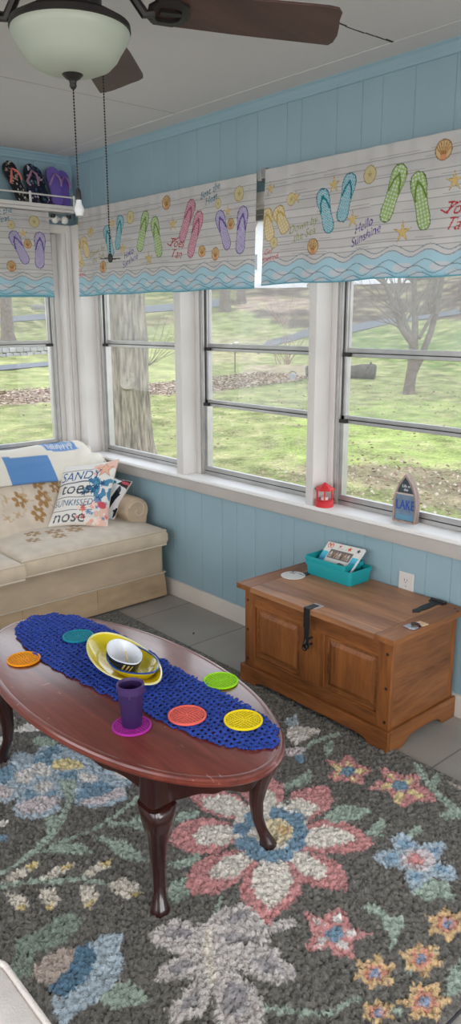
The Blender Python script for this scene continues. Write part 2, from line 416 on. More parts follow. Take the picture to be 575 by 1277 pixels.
# ------------------------------------------------------------------ outside: lawn rising to a hill, trees, road, houses
RS = [0,10,18,26,34,42,56,76,106,180]; GS = [-.6,-.6,-.45,-.05,.75,2.0,4.1,6.5,9,11]
def gz(x, y): return float(np.interp(math.hypot(x, y), RS, GS))
RT = Vector((-.751, .660, 0)); FW = Vector((-.660, -.751, 0))
def spaced(a, b, s0, grow):
    v = [a]; s = s0
    while v[-1] > b:
        if v[-1] < -18: s *= grow
        v.append(v[-1] - s)
    return v
xs = spaced(10, -150, .28, 1.045); ys = spaced(10, -150, .28, 1.045)
V2 = np.array([(x, y) for y in ys for x in xs])
pt = Paint(V2, S(142, 148, 96), .12)
pt.p += nrng.normal(0, .1, pt.p.shape)
TAN = S(160,146,122); BRN = S(140,120,106); RD = S(196,194,196); PALE = S(184,174,132)
# tired, leaf-strewn and bare ground
pt.poly([(-26.5,-24.5),(-29,-30),(-40,-60),(-150,-150),(-150,20),(-44,0),(-33.5,-19.5)], S(88,72,63))
pt.poly([(-20,-29),(-28,-37),(-60,-90),(-34,-60),(-29,-31)], S(112,104,74))
pt.poly([(-31,-16.5),(-28.5,-22.3),(-24.8,-22),(-20,-10),(-24,-4),(-34,-4)], S(116,134,74))
pt.poly([(-29,-31),(-33,-36),(-36,-32),(-32,-27)], S(158,136,120))
pt.poly([(-10,-31.5),(-8,-40),(-15,-50),(-36,-38),(-28,-32)], S(118,120,78))
pt.poly([(-9.6,-12.8),(-10.9,-12.2),(-13.4,-13.0),(-15.8,-12.9),(-18.9,-15.4),(-17,-17),(-14.3,-14.8),(-13,-15),(-11.6,-15.2)], TAN)
pt.poly([(0,-12.8),(-5.7,-13.5),(-7.1,-13.1),(-9.9,-12.8),(-11.7,-15.2),(-8.7,-16.3),(-7,-16.4),(0,-16.6)], S(156,136,122))
pt.poly([(-18,-17.5),(-24,-23),(-22,-25),(-16,-19)], S(186,172,140), .6)
pt.poly([(-14,-13.2),(-16.2,-12.6),(-16.6,-12.9),(-15,-14.4)], S(200,160,100), .6)
pt.poly([(-4.5,.5),(-5.3,-1.5),(-5.2,-3.4),(-6.2,-3.4),(-7,-2.2),(-7.2,0),(-7,2)], S(134,118,100), .8)
pt.poly([(-5.5,-4),(-9,-7),(-13,-8),(-16,-5),(-9,0)], S(158,180,92), .4)
# thin out colours further with random scatter of dry straw
k = nrng.random(len(V2)); sel = (k > .78); pt.c[sel] = pt.c[sel]*.55 + np.array(PALE[:3])*.45
sel = (k < .06); pt.c[sel] = pt.c[sel]*.6 + np.array(BRN[:3])*.4
nx = len(xs)
mb = MB(); zz = nrng.normal(0, .012, len(V2))
mb.v = [(x, y, gz(x, y) + zz[i]) for i, (x, y) in enumerate(V2)]
mb.f = [(j*nx+i, j*nx+i+1, (j+1)*nx+i+1, (j+1)*nx+i) for j in range(len(ys)-1) for i in range(nx-1)]; mb.m = [0]*len(mb.f)
mg, nt, b, out = _new('lawn_grass')
a = N(nt, 'ShaderNodeAttribute'); a.attribute_name = 'Col'
n1 = N(nt, 'ShaderNodeTexNoise', Scale=1.3, Detail=8.0, Roughness=.75); nt.links.new(coords(nt), n1.inputs['Vector'])
n2 = N(nt, 'ShaderNodeTexNoise', Scale=24.0, Detail=6.0, Roughness=.8); nt.links.new(coords(nt), n2.inputs['Vector'])
ad = N(nt, 'ShaderNodeMath', operation='ADD'); nt.links.new(n1.outputs['Fac'], ad.inputs[0]); nt.links.new(n2.outputs['Fac'], ad.inputs[1])
rp = N(nt, 'ShaderNodeValToRGB'); e = rp.color_ramp.elements
e[0].position = .40; e[0].color = (.36,.34,.32,1); e[1].position = .61; e[1].color = (1.6,1.5,1.55,1)
mm = rp.color_ramp.elements.new(.5); mm.color = (.95,.95,.9,1)
hf = N(nt, 'ShaderNodeMath', operation='MULTIPLY'); hf.inputs[1].default_value = .5; nt.links.new(ad.outputs[0], hf.inputs[0]); nt.links.new(hf.outputs[0], rp.inputs['Fac'])
mu = N(nt, 'ShaderNodeMixRGB', blend_type='MULTIPLY'); mu.inputs['Fac'].default_value = 1
nt.links.new(a.outputs['Color'], mu.inputs['Color1']); nt.links.new(rp.outputs['Color'], mu.inputs['Color2']); nt.links.new(mu.outputs[0], b.inputs['Base Color'])
b.inputs['Roughness'].default_value = .95; b.inputs['Specular IOR Level'].default_value = .1; bump(nt, b, n2.outputs['Fac'], .6, .05)
lawn = struct('ground', mb, mg, col=pt.c, smooth=180)

def ribbon(name, L, Rr, mat, dz=.03, n=14):
    """a strip of ground between two edge lines, following the land"""
    def samp(P, t):
        t *= len(P)-1; i = min(int(t), len(P)-2); f = t-i
        return (P[i][0]*(1-f)+P[i+1][0]*f, P[i][1]*(1-f)+P[i+1][1]*f)
    mb = MB(); rows = []
    for i in range(n*3+1):
        l, r = samp(L, i/(n*3)), samp(Rr, i/(n*3))
        rows.append([(l[0]*(1-q)+r[0]*q, l[1]*(1-q)+r[1]*q) for q in (0,.33,.66,1)])
    vs = [(x, y, gz(x, y)+dz) for row in rows for x, y in row]
    mb.add(vs, [(4*j+i, 4*j+i+1, 4*j+i+5, 4*j+i+4) for j in range(n*3) for i in range(3)])
    return struct(name, mb, mat, solid=.02)
asph = plain('pale_asphalt', S(92,94,101), .9, noise=.08, nscale=3)
ribbon('road_1', [(-19.6,-19.2),(-21.5,-20.5),(-25.1,-21.6),(-26.9,-20.9),(-30.2,-21.0),(-32.3,-20.5),(-38,-19),(-46,-12)], [(-19.9,-19.6),(-22.8,-22),(-26.9,-23.3),(-28.7,-22.6),(-31.6,-22.1),(-33.2,-21.2),(-39,-20.5),(-47,-14)], asph)
ribbon('road_2', [(-8,-33.5),(-16,-34.6),(-19.5,-34.4),(-26,-33.2),(-29.5,-32.6)], [(-8,-35),(-16,-36.2),(-20,-36.1),(-27.6,-35.6),(-31.5,-35.4)], asph)
ribbon('path_1', [(-2,-20.6),(-9.3,-21.2),(-12.2,-21.6)], [(-2,-22),(-9.3,-22.5),(-12.6,-22.8)], asph)

# dead leaves lying on the flower bed
mb = MB(); bed = [(-9.6,-12.8),(-10.9,-12.2),(-13.4,-13.0),(-15.8,-12.9),(-17,-15),(-14.3,-14.8),(-13,-15),(-11.6,-15.2)]
def leaf(mb, x, y, s):
    a = rng.random()*6.28; z = gz(x, y)+.03+rng.random()*.04; t = rng.uniform(-.6,.6)*s
    d = (math.cos(a)*s, math.sin(a)*s)
    mb.add([(x-d[0],y-d[1],z),(x+d[1]*.5,y-d[0]*.5,z+t),(x+d[0],y+d[1],z),(x-d[1]*.5,y+d[0]*.5,z+.02)], [(0,1,2,3)], rng.randrange(3))
for _ in range(2600):
    leaf(mb, rng.uniform(-15.8,-9.8), rng.uniform(-15,-12.4), .055)
for _ in range(3000): leaf(mb, rng.uniform(-10.5,-1), rng.uniform(-16.3,-13.2), .055)
for _ in range(900): leaf(mb, rng.uniform(-7,-4.6), rng.uniform(-3.4,1.5), .03)
for _ in range(700): leaf(mb, rng.uniform(-16,-5), rng.uniform(-13,-3), .035)
o = obj('fallen_leaves', mb, [plain('leaf_a', S(160,136,116), .9), plain('leaf_b', S(126,98,82), .9), plain('leaf_c', S(178,164,148), .9)])
tag(o, 'dry fallen leaves scattered over the lawn and flower bed', 'leaves', kind='stuff')

# trees ------------------------------------------------------------
bark = plain('grey_bark', S(128,118,106), .95, noise=.6, nscale=26, bmp=1.0, bscale=26, stretch=(1,1,.14))
twigm = plain('twig_bark', S(112,97,88), .95, noise=.25, nscale=9, bmp=.4, bscale=20)
def branch(mb, p, d, L, r, depth, spread=.55, n=6, up=.25, kids=3):
    pts = [p.copy()]; q = p.copy(); dd = d.copy(); k = 5
    for i in range(k):
        dd = (dd + Vector((rng.gauss(0,.12), rng.gauss(0,.12), rng.gauss(0,.08) + up*.12))).normalized()
        q = q + dd*(L/k); pts.append(q.copy())
    mb.tube(pts, [r*(1-.62*i/k) for i in range(k+1)], n)
    if depth == 0: return
    for c in range(kids):
        i = rng.randint(2, k) if c else k
        ax = Vector((rng.gauss(0,1), rng.gauss(0,1), rng.gauss(0,.6))).normalized()
        nd = (dd + ax*spread*rng.uniform(.7,1.5)).normalized()
        branch(mb, pts[i], nd, L*rng.uniform(.55,.8), r*(1-.62*i/k)*.8, depth-1, spread, max(4, n-1), up, kids)
# big old trunk just beyond the window
TB0 = Vector((-4.07,-5.56,-.62))
t = thing('tree', 'thick old tree trunk with furrowed bark standing close outside the corner window', 'tree', tuple(TB0))
mb = MB(); rs = []
prof = [(.0,.42),(.12,.36),(.3,.325),(.7,.30),(1.1,.295),(1.5,.30),(1.75,.32),(2.0,.30),(2.3,.285),(2.8,.28),(3.4,.29),(4.2,.28),(5,.26)]
NA = 72
fur = [rng.uniform(-1,1) for _ in range(NA)]
for z, r in prof:
    ring = []
    for k in range(NA):
        a = 2*math.pi*k/NA
        rr = r*(1 + .05*math.sin(3*a+z*.9) + .035*math.sin(11*a+1.7*z) + .03*math.sin(23*a+2.3*z+fur[k]) + .022*fur[(k+int(z*3))%NA])
        ring.append((TB0.x + rr*math.cos(a) + .02*z*math.sin(z), TB0.y + rr*math.sin(a), TB0.z + z))
    rs.append(ring)
mb.rings(rs); obj('trunk', mb, bark, t, smooth=60)
# scar where a limb was cut, and a stub
c0 = TB0 + Vector((.197,.236,1.26)); mb = MB()
mb.lathe([(.135,-.07),(.14,-.02),(.12,.012),(.095,.006),(.05,.0),(.0001,.004)], n=22); mb.v = [(x*.85+.01*math.sin(5*math.atan2(y,x)), y*1.1+.012*math.sin(3*math.atan2(y,x)), z) for x, y, z in mb.v]
mb.moved(Matrix.Translation(c0) @ Vector((.62,.75,.15)).to_track_quat('Z','Y').to_matrix().to_4x4())
obj('limb_scar', mb, plain('scar_wood', S(134,124,110), .95, noise=.35, nscale=16, bmp=.5, bscale=30), t, smooth=60)
mb = MB()
for s_ in (-1, 1):
    mb = MB(); branch(mb, TB0+Vector((0,0,4.9)), Vector((.5*s_,.3*s_,1)).normalized(), 3, .2, 2)
    obj('limb', mb, twigm, t, smooth=60)
mb = MB()
for _ in range(7):
    d = (RT*rng.uniform(.5,1) + Vector((0,0,rng.uniform(.3,1.1)))).normalized()
    branch(mb, TB0 + RT*.28 + Vector((0,0,1.45)), d, rng.uniform(.5,.9), .005, 1, .4, 4, .4, 2)
obj('branch', mb, twigm, t, smooth=60)
# bare multi-stem tree on the lawn
B0 = Vector((-14.87,-8.25,-.5))
t = thing('tree', 'bare forked tree with pale spreading limbs alone on the lawn', 'tree', tuple(B0))
def rel(u, z, f=0): return B0 + RT*u + Vector((0,0,z)) + FW*f
tr = MB(); tr.tube([rel(0,-.1),rel(0,.02),rel(.0,.25),rel(.06,.8),rel(.05,1.35)], [.27,.185,.15,.14,.13], 12)
tr.tube([rel(.05,.5),rel(.28,1.0,.05),rel(.52,1.7,.1),rel(.62,2.2,.1),rel(.8,3.4,.2),rel(.95,5)], [.1,.09,.085,.08,.06,.03], 9)
obj('trunk', tr, twigm, t, smooth=60)
mb = MB()
main = [([(.05,1.3),(-.3,1.75),(-.5,2.3),(-.75,2.9),(-1.15,3.15),(-1.8,3.5)], .10, .035),([(.05,1.3),(.05,2.0),(.0,2.9),(.1,3.8),(.05,5.2)], .10, .03),
        ([(.0,1.4),(-.2,1.9),(-.4,2.6),(-.42,3.6),(-.5,4.8)], .065, .025),([(.6,2.1),(.55,2.9),(.68,3.6),(.7,4.6)], .08, .03),([(.15,1.5),(.5,2.1),(1.2,2.6),(2.1,3.1),(3,3.5)], .05, .02),([(.05,3),(.5,3.5),(.8,3.6),(1.3,4.3)], .06, .02)]
for P, r0, r1 in main:
    pts = [rel(u, z, .15*math.sin(3*z)) for u, z in P]; m = len(pts)
    mb.tube(pts, [r0+(r1-r0)*i/(m-1) for i in range(m)], 8)
    for i in range(1, m):
        for _ in range(3):
            ax = Vector((rng.gauss(0,1), rng.gauss(0,1), rng.gauss(.3,.6))).normalized()
            branch(mb, pts[i], ((pts[i]-pts[i-1]).normalized()+ax*.9).normalized(), rng.uniform(.6,1.3), .028, 2, .6, 5, .2, 3)
obj('branch', mb, twigm, t, smooth=60)
# leafless trees on the hill, one mesh copied
def hilltree(x, y, h, label, grp=None, src=None):
    if src: 
        c = dup(src, (x, y, gz(x, y)-.1), rng.random()*6.28, label, h/9)
    else:
        base = (x, y, gz(x, y)-.1); c = thing('tree', label, 'tree', base); mb = MB()
        p0 = Vector(base); mb.tube([p0, p0+Vector((0,0,.4)), p0+Vector((.05,0,2.5)), p0+Vector((0,.1,4))], [.42,.3,.24,.2], 9); obj('trunk', mb, twigm, c, smooth=60)
        mb = MB()
        for _ in range(6): branch(mb, p0+Vector((0,.05,rng.uniform(2.2,3.9))), Vector((rng.gauss(0,.6),rng.gauss(0,.6),1)).normalized(), 2.8, .13, 2, .5, 5, .3, 3)
        obj('branch', mb, twigm, c, smooth=60)
    if grp: c['group'] = grp
    return c
HT = hilltree(-31.2,-33.1, 9, 'grey bare tree rising from a leafy mound on the hill, seen through the middle window')
hilltree(-13.6,-29.6, 9, 'bare tree beside the road beyond the sofa window', src=HT)
hilltree(-36,-20, 8, 'dark bare tree past the grey road on the hillside', src=HT)
for x, y in [(-48,-22),(-56,-27),(-52,-41),(-62,-36),(-58,-18),(-66,-28),(-47,-46),(-40,-52),(-30,-55),(-55,-48),(-70,-44),(-18,-52)]:
    hilltree(x, y, rng.uniform(8,11), 'bare tree in the distant woods on top of the hill', 'leafless woods on the hilltop', HT)
# dry shrubs
def shrub(x, y, h, label, n=16):
    z = gz(x, y)-.05; t = thing('shrub', label, 'shrub', (x, y, z)); mb = MB()
    for _ in range(n):
        branch(mb, Vector((x+rng.gauss(0,.1), y+rng.gauss(0,.1), z)), Vector((rng.gauss(0,.4), rng.gauss(0,.4), 1)).normalized(), h*rng.uniform(.5,.8), .018, 2, .45, 4, .3, 2)
    obj('stem', mb, plain('dry_twigs', S(150,118,108), .95), t, smooth=60)
shrub(-26.8,-25, 1.9, 'reddish leafless shrub beside the far bend of the road')
shrub(-18.2,-16.2, 1.5, 'bare twiggy shrub standing in the leaf-strewn flower bed')
shrub(-34,-17.5, 1.0, 'low dry shrub by the road at the foot of the hillside', 10)
# log, stump, white flower ornament, bucket, bench, stone wall
t = thing('log', 'dark fallen log lying on the lawn beyond the flower bed', 'log', (-16.5,-12.0,-.36))
A = Vector((-15.9,-13.0,-.15)); Bv = Vector((-17.1,-11.15,-.13)); mb = MB()
mb.tube([A+(Bv-A)*f+Vector((0,0,.03*math.sin(9*f))) for f in (0,.2,.4,.6,.8,.97,1)], [.21,.22,.2,.22,.24,.25,.2], 14)
mb.tube([A+(Bv-A)*.9, A+(Bv-A)*.93+Vector((0,0,.32))], [.08,.03], 7)
obj('trunk', mb, plain('dark_log_bark', S(84,74,68), .95, noise=.4, nscale=9, bmp=1, bscale=16), t, smooth=60)
z = gz(-28.1,-31.1); mb = MB().tube([(-28.1,-31.1,z-.1),(-28.1,-31.1,z+.6),(-28.12,-31.1,z+1.2),(-28.1,-31.05,z+1.75)], [.4,.33,.31,.3], 12)
tag(obj('stump', mb, twigm, smooth=60, base=(-28.1,-31.1,z)), 'tall cut stump on the hill near the bare tree', 'stump')
o3 = Vector((-15.16,-15.65,gz(-15.16,-15.65))); t = thing('garden_stake', 'white flower ornament on a stake in the lawn', 'ornament', tuple(o3))
obj('stake', MB().tube([o3, o3+Vector((0,0,.8))], .02, 6), twigm, t); mb = MB()
for k in range(5):
    a = k*1.257; c0 = o3 + RT*.16*math.cos(a) + Vector((0,0,.85+.16*math.sin(a)))
    mb.lathe([(.001,-.04),(.09,0),(.001,.04)], tuple(c0), 8)
obj('flower', mb, M['paper'], t, smooth=60)
o3 = Vector((-15.0,-12.75,gz(-15,-12.75))); t = thing('bucket', 'grey bucket on the flower bed near the bare shrub', 'bucket', tuple(o3))
obj('body', MB().lathe([(.08,0),(.11,.2),(.12,.215),(.105,.215),(.075,.02)], tuple(o3), 18), plain('zinc', S(170,176,186), .5), t, smooth=40)
obj('handle', MB().tube([tuple(o3+RT*.11*math.cos(a)+Vector((0,0,.2+.09*math.sin(a)))) for a in [i*math.pi/8 for i in range(9)]], .01, 6), M['alud'], t)
o3 = Vector((-16.7,-31.5,gz(-16.7,-31.5))); t = thing('mailbox', 'roadside mailbox on a post beyond the sofa window', 'mailbox', tuple(o3))
obj('post', MB().box((o3.x-.06,o3.y-.06,o3.z-.1),(o3.x+.06,o3.y+.06,o3.z+1.0)), twigm, t); a = MB()
a.prism([(-.12,0),(.12,0),(.12,.14),(.08,.22),(0,.25),(-.08,.22),(-.12,.14)], lambda u, v, d: tuple(o3+FW*u+RT*d+Vector((0,0,1.0+v))), -.75, .35)
obj('box', a, plain('mailbox_metal', S(120,116,112), .6), t)
t = thing('stone_wall', 'low pale stone wall across the lawn seen through the sofa window', 'wall', (-11.5,-25.6,gz(-11.5,-25.6)-.1))
mb = MB()
for i in range(46):
    for j in range(2):
        f = (i+.5*(j%2))/46; x = -3-13*f; y = -26.6+2.0*f; z = gz(x, y)-.1+j*.22
        mb.box((x-.15,y-.2+rng.uniform(-.03,.03),z),(x+.13,y+.2,z+.2+rng.uniform(-.02,.02)))
obj('stone_course', mb, plain('field_stone', S(152,150,150), .9, noise=.3, nscale=3), t, bevel=.03)
# two white houses on the crest
wsid = plain('white_siding', S(232,232,234), .7); rof = plain('grey_shingle', S(120,118,120), .9); gls = plain('window_dark', S(86,96,112), .2)
def house(x, y, w, d, h, label):
    z = gz(x, y)-.3; c = Vector((x, y, z)); t = thing('house', label, 'house', tuple(c))
    P = lambda u, v, q: tuple(c + RT*u + FW*v + Vector((0,0,q)))
    bx = lambda mb, a, b2: mb.rings([[P(a[0],a[1],a[2]),P(b2[0],a[1],a[2]),P(b2[0],b2[1],a[2]),P(a[0],b2[1],a[2])],[P(a[0],a[1],b2[2]),P(b2[0],a[1],b2[2]),P(b2[0],b2[1],b2[2]),P(a[0],b2[1],b2[2])]])
    obj('wall', bx(MB(), (-w/2,0,0), (w/2,d,h)), wsid, t)
    obj('roof', MB().rings([[P(s,-.5,h),P(s,d/2,h+d*.35),P(s,d+.5,h),P(s,d+.5,h-.15),P(s,-.5,h-.15)] for s in (-w/2-.4, w/2+.4)]), rof, t)
    n = int(w/2.2)
    for i in range(n):
        u = -w/2+w*(i+.5)/n; f = obj('window', bx(MB(), (u-.5,-.06,1.2), (u+.5,.02,2.6)), wsid, t)
        obj('pane', bx(MB(), (u-.4,-.09,1.3), (u+.4,-.02,2.5)), gls, f)
    m2 = MB()
    for i in range(int(w/1.6)+1): u = -w/2+i*1.6; bx(m2, (u-.06,-1.9,.3), (u+.06,-1.78,1.3))
    bx(m2, (-w/2,-1.9,1.2), (w/2,-1.78,1.3)); bx(m2, (-w/2,-1.9,.0), (w/2,0,.35))
    obj('porch_railing', m2, wsid, t)
house(-38.5,-40, 8, 7, 5, 'white house with a railed porch on the hilltop, seen through the middle window')
house(-46,-34.5, 6, 6, 4.5, 'smaller white house on the hilltop beyond the bare lawn tree')
